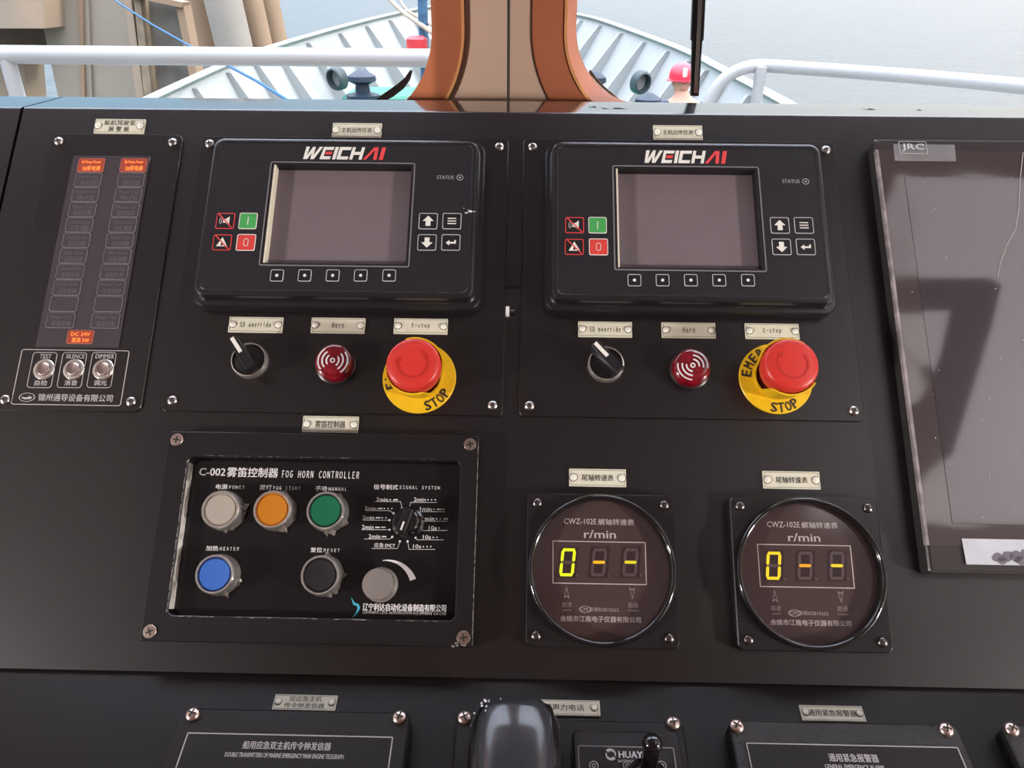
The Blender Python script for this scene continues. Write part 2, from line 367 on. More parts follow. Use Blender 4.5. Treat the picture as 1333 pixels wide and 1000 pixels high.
# =================================================================== helpers on the panel
def on(P, px, py, h=0, dz=0):
    u, v = P.at(px, py, h); return u, v
class Loc:
    """local frame of a thing fixed on plane P: its origin at pixel px,py seen at height h, standing at height base"""
    def __init__(s, P, px, py, h=0, base=0):
        s.P = P; s.c = P.at(px, py, h); s.base = base; s.M = P.mat(s.c[0], s.c[1], base)
    def __call__(s, px, py, h=0):
        u, v = s.P.at(px, py, h + s.base); return u - s.c[0], v - s.c[1]
    def sz(s, px, py, w_, h_, h=0): return s.P.size(px, py, w_, h_, h + s.base)
    def txt(s, mb, t, px, py, w_, h_, z, bold=0, rz=0, skew=0):
        x, y = s(px, py, z); a, b = s.sz(px, py, w_, h_, z); text(mb, t, x, y, a, b, z + .00012, bold, rz, skew)

def fw_(s): return ''.join(chr(ord(c) + 0xFEE0) if 33 <= ord(c) < 127 else ('\u3000' if c == ' ' else c) for c in s)
def nameplate(P, px, py, wp, hp, lines, label, base=0, group='ivory engraved name plates', tw=.62, th=.42, W0=None):
    L = Loc(P, px, py, .0015, base); t = thing('name_plate', L.M, label, 'name plate', group)
    w_, h_ = L.sz(px, py, wp, hp, .0015)
    if W0: w_, h_ = W0
    MB().plate(w_, h_, 0, .0015, .0004, .0002).build('plate', IVORY, t)
    ink = MB(); ink.frame(w_ * .95, h_ * .86, .0002, w_ * .95 - .0005, h_ * .86 - .0005, .0001, .0015, .00155, .00001, n=1)
    n = len(lines)
    for i, s in enumerate(lines):
        if isinstance(s, tuple): s, k = s
        else: k = tw
        text(ink, s, 0, h_ * (.21 - .42 * i if n == 2 else 0), w_ * k, h_ * (.34 if n == 2 else th), .00162, .012)
    ink.build('lettering', INK, t, smooth=False)
    for sx_ in (-1, 1):
        r = h_ * .20
        rv = MB().lathe([(r, 0), (r, .0006), (r * .8, .0012), (r * .4, .0015), (1e-5, .0016)], 20).build('rivet', mat('rivet_pale', (.74, .71, .62), .3, 0, noise=.1), t)
        ink_r = MB().ring([(r * 1.18, .0015), (r * 1.18, .00158), (r, .00158), (r, .0015)], 20, cx=sx_ * w_ * .425).build('rivet_outline', INK, t, smooth=False)
        put(rv, sx_ * w_ * .425, 0, .0015)
    return t

# =================================================================== mounting plates with the engine instruments
pls = []
for k, (scr, lab) in enumerate((([(273, 188), (649, 191), (641, 526), (225, 521)], 'thin black screwed panel around the left engine display and its controls'),
                                ([(695, 191), (1076, 196), (1109, 534), (690, 527)], 'thin black screwed panel around the right engine display and its controls'))):
    pts = [P1.at(x, y, .0025) for x, y in scr]
    cu_, cv_ = sum(p[0] for p in pts) / 4, sum(p[1] for p in pts) / 4
    hw, hv = .2365 / 2, .2166 / 2
    t = thing('engine_control_board', P1.mat(cu_, cv_), lab, 'panel', 'engine control panels')
    MB().plate(2 * hw + .015, 2 * hv + .016, 0, .0015, .004, .0005).build('mounting_plate', PLATE, t)
    for a, b in ((-1, -1), (1, -1), (1, 1), (-1, 1)): screw(t, a * hw, b * hv, .0015)
    pls.append(t)
BASE = .0015

def engine_display(cx, cy, label):
    """laid out from the left unit"""
    H = .020
    L = Loc(P1, 442, 280, H, BASE); c = P1.at(cx, cy, H + BASE)
    t = thing('engine_display', P1.mat(c[0], c[1], BASE), label, 'display', 'engine monitoring displays')
    w_ = (L(620, 280, H)[0] - L(265, 280, H)[0]); h_ = L(440, 177.5, H)[1] - L(440, 383, H)[1]
    e = .0047
    # face with the LCD opening
    lx0, ly0 = L(339, 344, H); lx1, ly1 = L(541, 211, H); lx0 = (L(351, 211, H)[0] + L(337, 344, H)[0]) / 2; lx1 = (L(540, 211, H)[0] + L(532, 344, H)[0]) / 2
    lcx, lcy, lw, lh = (lx0 + lx1) / 2, (ly0 + ly1) / 2, lx1 - lx0, ly1 - ly0
    hs = MB(); n = 6
    hs.loft([rr(w_ + 2 * e, h_ + 2 * e, .010, 0, 0, 0, n), rr(w_ + 2 * e, h_ + 2 * e, .010, .0085, 0, 0, n), rr(w_ + 2 * e - .002, h_ + 2 * e - .002, .009, .0098, 0, 0, n),
             rr(w_ + .002, h_ + .002, .0085, .0102, 0, 0, n), rr(w_, h_, .008, .0115, 0, 0, n), rr(w_, h_, .008, H - .0022, 0, 0, n), rr(w_ - .0012, h_ - .0012, .0075, H - .0008, 0, 0, n), rr(w_ - .004, h_ - .004, .0065, H, 0, 0, n),
             rr(w_ - .0085, h_ - .0085, .005, H, 0, 0, n), rr(w_ - .0093, h_ - .0093, .005, H - .0004, 0, 0, n)], cap1=False)
    hs.build('housing', GLOSSY_HOUSE, t)
    fc = MB().ringloft([rr(w_ - .0093, h_ - .0093, .005, H - .0012, 0, 0, n), rr(w_ - .0093, h_ - .0093, .005, H - .0004, 0, 0, n), rr(lw, lh, .002, H - .0004, lcx, lcy, n), rr(lw, lh, .002, H - .0012, lcx, lcy, n)])
    fc.build('face_plate', FACE, t)
    MB().frame(lw + .0004, lh + .0004, .002, lw - .0016, lh - .0016, .0012, H - .0004, H - .0001, .0001, lcx, lcy).build('screen_outline', GREYL, t)
    D = .0085
    MB().frame(lw - .0016, lh - .0016, .0012, lw - .0056, lh - .0046, .0006, H - D, H - .0006, .0002, lcx, lcy).build('screen_bezel', BEVELB, t)
    gx = lcx - lw / 2 + .0028; MB().box(gx - .0002, lcy - lh / 2 + .0024, H - D, gx + .0012, lcy + lh / 2 - .0024, H - .0006).build('lit_recess_wall', LITWALL, t)  # pale strip on the left only: the recess wall's light is in its colour
    MB().plate(lw - .0062, lh - .0052, H - D - .001, H - D + .0006, .0004, .0001, lcx, lcy).build('screen', LCD, t)
    z = H - .0004
    # logo: heavy slanted capitals, white, the bar of the E and the last two letters red
    def loc(x, y): return L(x, y, z)
    lg0 = loc(392, 206); lg1 = loc(505, 191); lw_ = lg1[0] - lg0[0]; lh_ = lg1[1] - lg0[1]
    wp = MB(); rp = MB()
    def P(mb, pts): mb.poly([(lg0[0] + x / 100 * lw_ + y * .020 * lw_ / 7, lg0[1] + y / 10 * lh_) for x, y in pts], z + .00015)
    T = 2.2
    # W
    P(wp, [(1.5, 10), (5.5, 10), (5, 3), (9.5, 10), (12.5, 10), (12.5, 3), (17.2, 10), (21, 10), (14.2, 0), (10.2, 0), (9.9, 5), (6.6, 0), (1.8, 0)])
    # E (open bar)
    P(wp, [(22.2, 10), (34.5, 10), (34, 7.6), (25, 7.6), (24.5, 0), (20.8, 0)]); P(wp, [(24.7, 2.4), (33.2, 2.4), (32.8, 0), (24.5, 0)])
    P(rp, [(26, 6.1), (33.6, 6.1), (33.2, 3.9), (25.6, 3.9)])
    P(wp, [(35.8, 10), (39.6, 10), (39.2, 0), (35.4, 0)])
    P(wp, [(41, 10), (54.5, 10), (54.2, 7.6), (44.6, 7.6), (44.2, 2.4), (53.8, 2.4), (53.4, 0), (41, 0), (40.4, 1)])
    P(wp, [(55.8, 10), (59.4, 10), (59.2, 6.2), (66.4, 6.2), (66.6, 10), (70.2, 10), (69.8, 0), (66.2, 0), (66.4, 3.8), (59.1, 3.8), (58.9, 0), (55.4, 0)])
    P(rp, [(71, 0), (74.8, 0), (82.5, 8), (83.2, 0), (87.2, 0), (86, 10), (81, 10)])
    P(rp, [(90, 10), (94.6, 10), (94.4, 0), (89.8, 0)])
    wp.build('logo', IVW, t, smooth=False); rp.build('logo_red', REDP, t, smooth=False)
    pr = MB()
    L.txt(pr, 'STATUS', 579, 229.8, 22, 4.6, z, .01)
    x, y = loc(598, 230); pr.ring([(.0026, z), (.0026, z + .0002), (.0021, z + .0002), (.0021, z)], 24, cx=x, cy=y); pr.lathe([(.0008, z), (.0007, z + .0004), (1e-5, z + .0005)], 12, cx=x, cy=y)
    pr.build('status_print', GREYP, t, smooth=False)
    def key(px, py, w2, h2, name, mframe, mfill, icon, icm, lab=None, extra=None):
        x, y = loc(px, py); a, b = L.sz(px, py, w2, h2, z)
        k = MB().plate(a - .0012, b - .0012, 0, .0004, .0012, .0002).build(name, mfill, t); put(k, x, y, z - .0001)
        MB().frame(a, b, .0014, a - .0010, b - .0010, .001, 0, .0005, .0001, n=4).build('key_outline', mframe, k)
        ic = MB(); icon(ic, a, b); o = ic.build('key_symbol', icm, k, smooth=False)
        if extra: e_ = MB(); extra(e_, a, b); e_.build('key_slash', REDP, k, smooth=False)
        if lab: k['label'] = lab
        return k
    Z = .00048
    def slash(m, a, b): m.poly([(-a * .42, b * .42), (-a * .36, b * .45), (a * .42, -b * .42), (a * .36, -b * .45)], Z + .0002)
    def horn(m, a, b):
        m.poly([(-a * .12, b * .12), (a * .02, b * .12), (a * .22, b * .28), (a * .22, -b * .28), (a * .02, -b * .12), (-a * .12, -b * .12)], Z)
        for q in (.2, .3): m.arc(a * q, a * q + .0003, PI * .78, PI * 1.22, Z, Z + .0001, 6)
    def warn(m, a, b):
        m.ringloft([[(-a * .3, -b * .25, Z), (a * .3, -b * .25, Z), (0, b * .32, Z)], [(-a * .3, -b * .25, Z + .0001), (a * .3, -b * .25, Z + .0001), (0, b * .32, Z + .0001)],
                    [(-a * .07, -b * .2, Z + .0001), (a * .07, -b * .2, Z + .0001), (0, b * .12, Z + .0001)], [(-a * .07, -b * .2, Z), (a * .07, -b * .2, Z), (0, b * .12, Z)]])
    def bar(m, a, b): m.box(-a * .025, -b * .24, Z, a * .025, b * .24, Z + .0001)
    def zero(m, a, b): m.ringloft([[(p[0] * 1, p[1], Z + q) for p in rr(a * .26 - d, b * .48 - d, a * .13, 0)] for d, q in ((0, 0), (0, .0001), (.0009, .0001), (.0009, 0))])
    def up(s): return lambda m, a, b: m.poly([(p[0] * a, s * p[1] * b) for p in ((0, .33), (.3, 0), (.13, 0), (.13, -.3), (-.13, -.3), (-.13, 0), (-.3, 0))], Z)
    def menu(m, a, b):
        for q in (-.16, 0, .16): m.box(-a * .23, b * (q - .03), Z, a * .23, b * (q + .03), Z + .0001)
    def enter(m, a, b): m.poly([(p[0] * a, p[1] * b) for p in ((-.27, -.03), (-.08, .14), (-.08, .03), (.18, .03), (.18, .14), (.27, .14), (.27, -.08), (-.08, -.08), (-.08, -.2))], Z)
    def dot(m, a, b): m.lathe([(a * .12, Z), (a * .12, Z + .0001)], 14)
    KB = BLK
    key(293, 286.5, 24, 20.5, 'mute_key', REDP, KB, horn, IVW, 'red-outlined key with crossed-out horn', slash)
    key(322.5, 286.5, 23.5, 21, 'start_key', IVW, GREEN, bar, IVW, 'green start key marked I')
    key(288.7, 314.5, 24, 20.5, 'alarm_mute_key', REDP, KB, warn, IVW, 'red-outlined key with crossed-out warning triangle', slash)
    key(319.8, 314.5, 24.5, 21.5, 'stop_key', IVW, KRED, zero, IVW, 'red stop key marked 0')
    key(556.8, 286.8, 24.5, 21, 'arrow_key', GREYW, KB, up(1), IVW, 'key with up arrow'); key(587.7, 286.8, 24.5, 21, 'menu_key', GREYW, KB, menu, IVW, 'key with three bars')
    key(555.2, 314.5, 24.5, 21, 'arrow_key', GREYW, KB, up(-1), IVW, 'key with down arrow'); key(586.3, 314.5, 24.5, 21, 'enter_key', GREYW, KB, enter, IVW, 'key with enter arrow')
    for px in (360, 396.2, 432.6, 469, 506): key(px, 357.5, 17.4, 15.6, 'soft_key', GREYW, KB, dot, IVW)
    return t
GLOSSY_HOUSE = mat('display_housing', (.012, .011, .013), .27, noise=.1, spec=.6)
GREYL = mat('outline_grey', (.16, .145, .155), .4)
GREYW = mat('key_outline_grey', (.42, .41, .42), .45)
IVW = mat('warm_white_print', (.66, .64, .58), .5)
BEVELB = mat('screen_bevel', (.012, .010, .011), .4)
LITWALL = mat('lit_wall_pale', (.62, .56, .44), .4)
d1 = engine_display(442, 280, 'black engine display left of centre, white chipped paint at its right edge')
d2 = engine_display(897.5, 285.5, 'black engine display right of centre, next to the tall tablet monitor')
# paint chips on the left display's right edge
L = Loc(P1, 442, 280, .02, BASE); ch = MB()
for px, py, r in ((612, 274, 3.2), (606, 276, 2.4), (603, 270, 1.2), (617, 274.5, 1.6), (609, 272, 1.0)):
    x, y = L(px, py, .02); rad = r / 1750
    ch.poly([(x + rad * random.uniform(.5, 1.3) * math.cos(a * .7), y + .5 * rad * random.uniform(.6, 1.3) * math.sin(a * .7)) for a in range(9)], .0202)
ch.build('paint_chips', WHITE, d1, smooth=False)['kind'] = 'stuff'

# rotary switches
def rotary_switch(px, py, ang, label):
    t = thing('rotary_switch', Loc(P1, px, py, .006, BASE).M, label, 'switch', 'shutdown override switches')
    MB().ring([(.0135, 0), (.0135, .004), (.0130, .0058), (.0122, .006), (.0117, .0052), (.0115, 0)], 48).build('bezel', CHROME, t)
    MB().lathe([(.0115, 0), (.0115, .0042), (.0105, .0046), (1e-5, .0046)], 40).build('dial', GLOSS, t)
    hb = MB()
    def sec(z, l0, l1, w0, w1): return [(-w0, -l0, z), (w0, -l0, z), (w1, l1 * .55, z), (w1 * .8, l1, z), (-w1 * .8, l1, z), (-w1, l1 * .55, z)]
    hb.loft([sec(.0046, .0118, .0122, .0046, .0040), sec(.012, .0126, .0135, .0042, .0038), sec(.0195, .0130, .0152, .0038, .0034), sec(.0205, .0124, .0146, .0032, .0028)])
    h = hb.build('handle', BLK, t, ang=30); put(h, 0, 0, 0, ang)
    MB().box(-.0014, .0010, .0185, .0014, .0143, .0209).build('pointer_mark', IVW, h, smooth=False)
    return t
rotary_switch(324, 468.5, R(36), 'black rotary key switch with white pointer, below the left override plate')
rotary_switch(789, 473.5, R(42), 'black rotary key switch with white pointer, below the right override plate')

def sounder(px, py, ang, label):
    t = thing('horn_buzzer', Loc(P1, px, py, .012, BASE).M, label, 'buzzer', 'red horn buzzers')
    MB().ring([(.0150, 0), (.0150, .002), (.0135, .0028), (.0133, 0)], 40).build('collar', BLK, t)
    MB().lathe([(.0138, 0), (.0138, .009), (.0134, .0108), (.0120, .0122), (.0095, .0128), (1e-5, .0130)], 48).build('cap', HORNR, t)
    m = MB(); z = .0129
    m.ring([(.0019, z), (.0019, z + .0005), (.0010, z + .0005), (.0010, z)], 20)
    for q, hw in ((.0046, 47), (.0077, 49), (.0108, 47)):
        zz = z - max(0, q - .0085) * .35
        for c in (0, PI): m.arc(q - .0005, q + .0005, c - R(hw), c + R(hw), zz - .0006, zz + .0005, 16)
    o = m.build('sound_wave_mark', WHITE, t, smooth=False); put(o, 0, 0, 0, ang)
    return t
sounder(434, 470.5, R(-8), 'round red translucent horn buzzer with white sound-wave mark, left one')
sounder(901, 477, R(38), 'round red translucent horn buzzer with tilted white sound-wave mark, right one')

def estop(ring_px, ring_py, delta, guard_rot, label):
    t = thing('emergency_stop_button', Loc(P1, ring_px, ring_py, .002, BASE).M, label, 'button', 'emergency stop buttons')
    s = P1.size(ring_px, ring_py, 95, 95)[0] / 2; k = s / .0295
    MB().ring([(s, 0), (s, .0012), (s - .0004, .0016), (.0125, .0016), (.0125, 0)], 72).build('legend_ring', YEL, t)
    ink = MB()
    for i, c in enumerate('EMERGENCY'):
        a = R(171 + delta - 17.5 * i); text(ink, c, s * .80 * math.cos(a), s * .80 * math.sin(a), s * .155, s * .26, .0018, .035, a - PI / 2)
    for i, c in enumerate('STOP'):
        a = R(-98 + delta + 13.5 * i); text(ink, c, s * .83 * math.cos(a), s * .83 * math.sin(a), s * .155, s * .26, .0018, .035, a + PI / 2)
    ink.build('lettering', INK, t, smooth=False)
    # guard: collar with two tall lobes and two finger notches
    n = 96; r0, r1 = .0200, .0214; rings = []
    for i in range(n):
        a = 2 * PI * i / n; c = abs(math.cos(a - guard_rot)) ; f = min(1, max(0, (c - .45) / .25)); f = f * f * (3 - 2 * f)
        h = .009 + .0215 * f; ca, sa = math.cos(a), math.sin(a)
        s0 = .76; s1 = .76 + .24 * min(1, h / .0285)
        rings.append([(r1 * s0 * ca, r1 * s0 * sa, .0016), (r1 * (s0 + s1) / 2 * ca, r1 * (s0 + s1) / 2 * sa, h * .4), (r1 * s1 * ca, r1 * s1 * sa, h), (r0 * s1 * ca, r0 * s1 * sa, h), (r0 * s0 * ca, r0 * s0 * sa, .0016)])
    MB().ringloft(rings).build('guard', YEL, t, ang=50)
    MB().lathe([(.0140, .0016), (.0140, .006), (.0115, .0065), (.0105, .018)], 32).build('stem', mat('stem_red', (.22, .02, .015), .4), t)
    r = .0189
    prof = [(.0125, .016), (.0150, .0165), (.0178, .020), (r, .024), (r + .0002, .030), (r, .0345), (r * .965, .0362), (r * .90, .0372), (r * .6, .0378), (.00001, .0380)]
    MB().lathe(prof, 64).build('mushroom_cap', RED, t)
    m = MB(); zc = .0374
    m.arc(.0098, .0110, R(-215 + delta), R(35 + delta), zc, zc + .0007, 40)
    a = R(35 + delta); 
    tip = MB()
    a = R(-215 + delta); ca, sa = math.cos(a), math.sin(a)
    m.poly([(.0080 * ca, .0080 * sa), (.0128 * ca, .0128 * sa), (.0104 * math.cos(a - .32), .0104 * math.sin(a - .32))], zc, zc + .0007)
    m.build('turn_arrow', DRED, t, smooth=False)
    m = MB()
    for i, c in enumerate('PUSH LOCK'):
        if c == ' ': continue
        a = R(122 + delta - 8.3 * i); text(m, c, .0155 * math.cos(a), .0155 * math.sin(a), .0014, .0019, .03765, 0, a - PI / 2)
    m.build('cap_lettering', DRED, t, smooth=False)
    return t
estop(546, 492, 27, R(62), 'red mushroom emergency stop in yellow guard, on the left engine panel')
estop(1009.5, 493, 0, R(100), 'red mushroom emergency stop in yellow guard, on the right engine panel')

# =================================================================== name plates on the sloping panel
nameplate(P1, 155.5, 164, 65, 18.5, ['舵机驾驶室', ('报 警 板', .42)], 'ivory name plate with two lines of Chinese above the narrow alarm panel')
nameplate(P1, 464.5, 169.5, 64, 19, ['主机远传仪表'], 'ivory Chinese name plate above the left engine display', th=.34)
nameplate(P1, 882.5, 172.5, 64, 19, ['主机远传仪表'], 'ivory Chinese name plate above the right engine display', th=.34)
for k, (pts, sd) in enumerate((((333, 423.5), (440, 424.5), (548, 425.5)), 'left'), ) if False else ():
    pass
for sd, pts in (('left', ((333.5, 423.5), (440.5, 424.5), (548, 425.5))), ('right', ((787.5, 429.5), (896, 430.8), (1004.5, 432)))):
    for (px, py), s, tw in zip(pts, ('SD override', 'Horn', 'E-stop'), (.57, .22, .33)):
        what = {'SD override': 'above the %s rotary switch' % sd, 'Horn': 'above the %s red buzzer' % sd, 'E-stop': 'above the %s emergency stop' % sd}[s]
        nameplate(P1, px, py, 70, 20, [fw_(s)], 'ivory name plate reading %s, %s' % (s, what), BASE, tw=tw, th=.36)
nameplate(P1, 430, 552.5, 72.5, 21.5, ['雾笛控制器'], 'ivory Chinese name plate above the fog horn controller', tw=.54, th=.42)
nameplate(P1, 778, 622, 74, 23, ['尾轴转速表'], 'ivory Chinese name plate above the left tachometer', tw=.56, th=.36)
nameplate(P1, 1030.5, 625, 74, 23, ['尾轴转速表'], 'ivory Chinese name plate above the right tachometer', tw=.56, th=.36)

# slot and little bracket between the engine panels
o = MB().box(-.0015, -.0035, 0, .0012, .0035, .004).build('hinge_tab', WHITE, con, smooth=False); o.matrix_world = P1.mat(*P1.at(661, 407)); o['label'] = 'small pale hinge tab'
MB().tube([(.001, 0, .002), (.005, 0, .002)], .0016).build('pin', DSTEEL, o)
o = MB().box(-.009, -.0012, 0, .009, .0012, .0003).build('slot', SLOT, con, smooth=False)
o.matrix_world = P1.mat(*P1.at(674, 374))

# =================================================================== steering gear alarm panel
ALU = [P1.at(x, y, .0025) for x, y in ((77, 184), (224, 186), (170, 521), (6, 520))]
ac = (sum(p[0] for p in ALU) / 4, sum(p[1] for p in ALU) / 4)
t = thing('alarm_panel', P1.mat(*ac), 'narrow black alarm panel with two columns of small indicator windows, far left', 'alarm panel')
AL = Loc(P1, 0, 0); AL.c = ac; AL.M = P1.mat(*ac)
MB().plate(.0939 + .0155, .2189 + .0155, 0, .0015, .006, .0005).build('mounting_plate', PLATE, t)
for a, b in ((-1, -1), (1, -1), (1, 1), (-1, 1)): screw(t, a * .0939 / 2, b * .2189 / 2, .0015)
Z = .0015
x0 = (AL(97, 205)[0] + AL(49, 453)[0]) / 2; x1 = (AL(195, 205)[0] + AL(159, 453)[0]) / 2; y1 = AL(140, 205)[1]; y0 = AL(100, 453.5)[1]
MB().plate(x1 - x0, y1 - y0, Z, Z + .0010, .001, .0003, (x0 + x1) / 2, (y0 + y1) / 2).build('indicator_window', mat('smoked_window', (.048, .040, .046), .25, noise=.05, spec=.6), t)
LIT = mat('lit_legend_orange', (.4, .05, .01), .5, emit=(1, .22, .04), es=.9)
LITBG = mat('lit_indicator_back', (.10, .022, .012), .5, emit=(.6, .05, .015), es=.22)
UNL = mat('unlit_indicator', (.045, .037, .041), .4)
OUTL = mat('indicator_outline', (.22, .19, .20), .5)
zi = Z + .0010
names = [('1# Pump Power', '1#泵电源'), ('Hydr Low', '液位低'), ('Power Fail', '失压'), ('Phase Fail', '缺相报警'), ('Overload', '过载'), ('Tank Low', '油位低报警'), ('Filter Alarm', '滤器报警'), ('Control Fail', '控制失效'), ('Pump Fault', '主泵故障'), None, ('Power Fail', '电源故障')]
def lamp(px, py, lines, lit):
    x, y = AL(px, py); a, b = AL.sz(px, py, 34.5, 18)
    k = MB().plate(a, b, 0, .0004, .0014, .0001, n=4).build('indicator_lamp', LITBG if lit else UNL, t); put(k, x, y, zi)
    MB().frame(a, b, .0016, a - .0007, b - .0007, .0012, .0003, .0005, .0001, n=4).build('indicator_outline', LITO if lit else OUTL, k)
    if lines:
        m = MB(); text(m, lines[0], 0, b * .2, a * .72, b * .26, .0005, .01); text(m, lines[1], a * .04, -b * .22, a * .66, b * .34, .0005, .015)
        m.build('legend', LIT if lit else DIMT, k, smooth=False)
    if lit: k['label'] = 'indicator lit with orange legend'
DIMT = mat('dim_legend', (.105, .09, .095), .5); LITO = mat('lit_outline', (.30, .16, .13), .5)
for i in range(11):
    f = i / 10
    for (a, b) in (((121, 217.5), (81.7, 418.6)), ((176, 217.5), (139.7, 419))):
        ua = AL(*a); ub = AL(*b)
        x, y = ua[0] + (ub[0] - ua[0]) * f, ua[1] + (ub[1] - ua[1]) * f
        # back to a pixel-free call: place directly
        w_, h_ = AL.sz(a[0], a[1], 34.5, 18)
        lit = i == 0
        k = MB().plate(w_, h_, 0, .0004, .0014, .0001, n=4).build('indicator_lamp', LITBG if lit else UNL, t); put(k, x, y, zi)
        MB().frame(w_, h_, .0016, w_ - .0007, h_ - .0007, .0012, .0003, .0005, .0001, n=4).build('indicator_outline', LITO if lit else OUTL, k)
        if names[i]:
            m = MB(); s0, s1 = names[i]
            if lit and a[0] > 150: s0, s1 = s0.replace('1#', '2#'), s1.replace('1#', '2#')
            text(m, s0, 0, h_ * .2, w_ * .72, h_ * .26, .0005, .01); text(m, s1, w_ * .04, -h_ * .22, w_ * .66, h_ * .34, .0005, .015)
            m.build('legend', LIT if lit else DIMT, k, smooth=False)
        if lit: k['label'] = 'indicator lit with orange legend'
lamp(107, 440.4, ('DC 24V', '直流 24V'), True)
# lower field: white outline, three push buttons, maker's line
fx0 = (AL(28.8, 456)[0] + AL(16.6, 528)[0]) / 2; fx1 = (AL(170.3, 456)[0] + AL(158.8, 529)[0]) / 2; fy1 = AL(95, 456.3)[1]; fy0 = AL(95, 528.5)[1]
fr = MB().frame(fx1 - fx0, fy1 - fy0, .002, fx1 - fx0 - .0011, fy1 - fy0 - .0011, .0015, Z, Z + .0002, .00005, (fx0 + fx1) / 2, (fy0 + fy1) / 2)
pr = MB()
for px, e, c in ((56.5, 'TEST', '自检'), (95.3, 'SILENCE', '消音'), (133.7, 'DIMMER', '调光')):
    cx, cy = AL(px, 482.5); a, b = AL.sz(px, 482.5, 32, 46.5)
    fr.frame(a, b, .0025, a - .0009, b - .0009, .002, Z, Z + .0002, .00005, cx, cy, 4)
    AL.txt(pr, e, px + 3, 464, 15 if e == 'TEST' else 24, 5.6, Z, .01); AL.txt(pr, c, px - 3, 498.5, 16.5, 7, Z, .02)
    bx, by = AL(px, 480.5, .003)
    bt = MB().ring([(.0080, 0), (.0080, .0010), (.0074, .0016), (.0056, .0019), (.0053, .0014), (.0050, .0003)], 36).build('push_button', CHROME, t); put(bt, bx, by, Z)
    MB().lathe([(.0051, .0002), (.0051, .0016), (.0044, .0021), (.0040, .0019), (1e-5, .0018)], 30).build('button_cap', mat('brushed_steel', (.62, .50, .46), .3, 1, noise=.3, nscale=300), bt)
fr.build('white_outline', mat('soft_white_print', (.42, .39, .39), .5), t)
AL.txt(pr, '锦州通导设备有限公司', 98.3, 518, 97, 9.5, Z, .015)
lx, ly = AL(36.8, 518); a, b = AL.sz(36.8, 518, 21, 11.5)
pr.loft([[(lx + (a / 2) * q * math.cos(i * PI / 18), ly + (b / 2) * q * math.sin(i * PI / 18), Z + zz) for i in range(36)] for q, zz in ((1, 0), (1, .0002), (.9, .0002), (.9, 0))] , False, False)
pr.poly([(lx + a * p, ly + b * q) for p, q in ((-.34, .06), (-.2, 0), (.05, -.02), (.12, .16), (.2, .12), (.2, .02), (.36, .1), (.26, -.2), (-.12, -.24), (-.3, -.12))], Z + .0002)
pr.build('lettering', mat('alarm_print', (.42, .39, .39), .5), t, smooth=False)

# =================================================================== fog horn controller
pts = [P1.at(x, y, .003) for x, y in ((237, 577), (612, 581), (603, 828), (203, 822))]
fc = (sum(p[0] for p in pts) / 4, sum(p[1] for p in pts) / 4)
FL = Loc(P1, 0, 0); FL.c = fc; FL.M = P1.mat(*fc)
t = thing('fog_horn_controller', FL.M, 'black fog horn controller with five coloured push buttons in a recessed field', 'control unit')
fw, fh = .2101 + .0125, .1308 + .0125
ix0 = (FL(246, 600, .009)[0] + FL(223, 803, .009)[0]) / 2 - .0012; ix1 = (FL(595, 604, .009)[0] + FL(586, 803, .009)[0]) / 2 + .003; iy1 = FL(420, 598, .009)[1]; iy0 = FL(400, 804.5, .009)[1]
icx, icy, iw, ih = (ix0 + ix1) / 2, (iy0 + iy1) / 2, ix1 - ix0, iy1 - iy0
FH = .0105
MB().frame(fw, fh, .0015, iw, ih, .0045, 0, FH, .0006, icx * 0, 0).build('frame', PLATE, t) if False else None
b_ = MB(); nn = 8
b_.ringloft([rr(fw, fh, .0015, 0, 0, 0, nn), rr(fw, fh, .0015, FH - .0006, 0, 0, nn), rr(fw - .0012, fh - .0012, .001, FH, 0, 0, nn), rr(iw + .0012, ih + .0012, .0051, FH, icx, icy, nn), rr(iw, ih, .0045, FH - .0006, icx, icy, nn), rr(iw, ih, .0045, .002, icx, icy, nn), rr(iw, ih, .0045, 0, icx, icy, nn)])
b_.build('frame', mat('fog_frame_black', (.0095, .0075, .0085), .32, noise=.1, bump=.05, bscale=2000), t)
# bare metal where the edges are worn
wr = MB()
def wearline(x0, y0, x1, y1, z, wd, n=40, p=.75):
    for i in range(n):
        if random.random() > p: continue
        a, b = i / n, (i + random.uniform(.6, 1.2)) / n; ww = wd * random.uniform(.35, 1)
        xa, ya, xb, yb = x0 + (x1 - x0) * a, y0 + (y1 - y0) * a, x0 + (x1 - x0) * b, y0 + (y1 - y0) * b
        if abs(x1 - x0) > abs(y1 - y0): wr.poly([(xa, ya - ww / 2), (xb, yb - ww * .3), (xb, yb + ww / 2), (xa, ya + ww * .3)], z)
        else: wr.poly([(xa - ww / 2, ya), (xb - ww * .3, yb), (xb + ww / 2, yb), (xa + ww * .3, ya)], z)
wearline(fw / 2 - .0004, -fh / 2 + .002, fw / 2 - .0004, fh / 2 - .004, FH + .0001, .0007, 60, .93)
wearline(icx - iw / 2 + .01, icy + ih / 2 + .001, icx + iw / 2 - .01, icy + ih / 2 + .001, FH + .0001, .0004, 60, .3)
wearline(icx - iw / 2 + .008, icy - ih / 2 - .0006, icx + iw / 2 - .006, icy - ih / 2 - .0006, FH + .0001, .0006, 60, .35)
wearline(icx - iw / 2 - .0007, icy - ih / 2 + .002, icx - iw / 2 - .0007, icy + ih / 2 - .002, FH + .0001, .0007, 50, .75)
for k in range(9):
    x, y = fw / 2 - .010 + random.uniform(-.004, .006), -fh / 2 + .0015 + random.uniform(-.001, .002); r = random.uniform(.0005, .0012)
    wr.poly([(x + r * random.uniform(.6, 1.3) * math.cos(a * .9), y + r * random.uniform(.6, 1.3) * math.sin(a * .9)) for a in range(7)], FH + .00012)
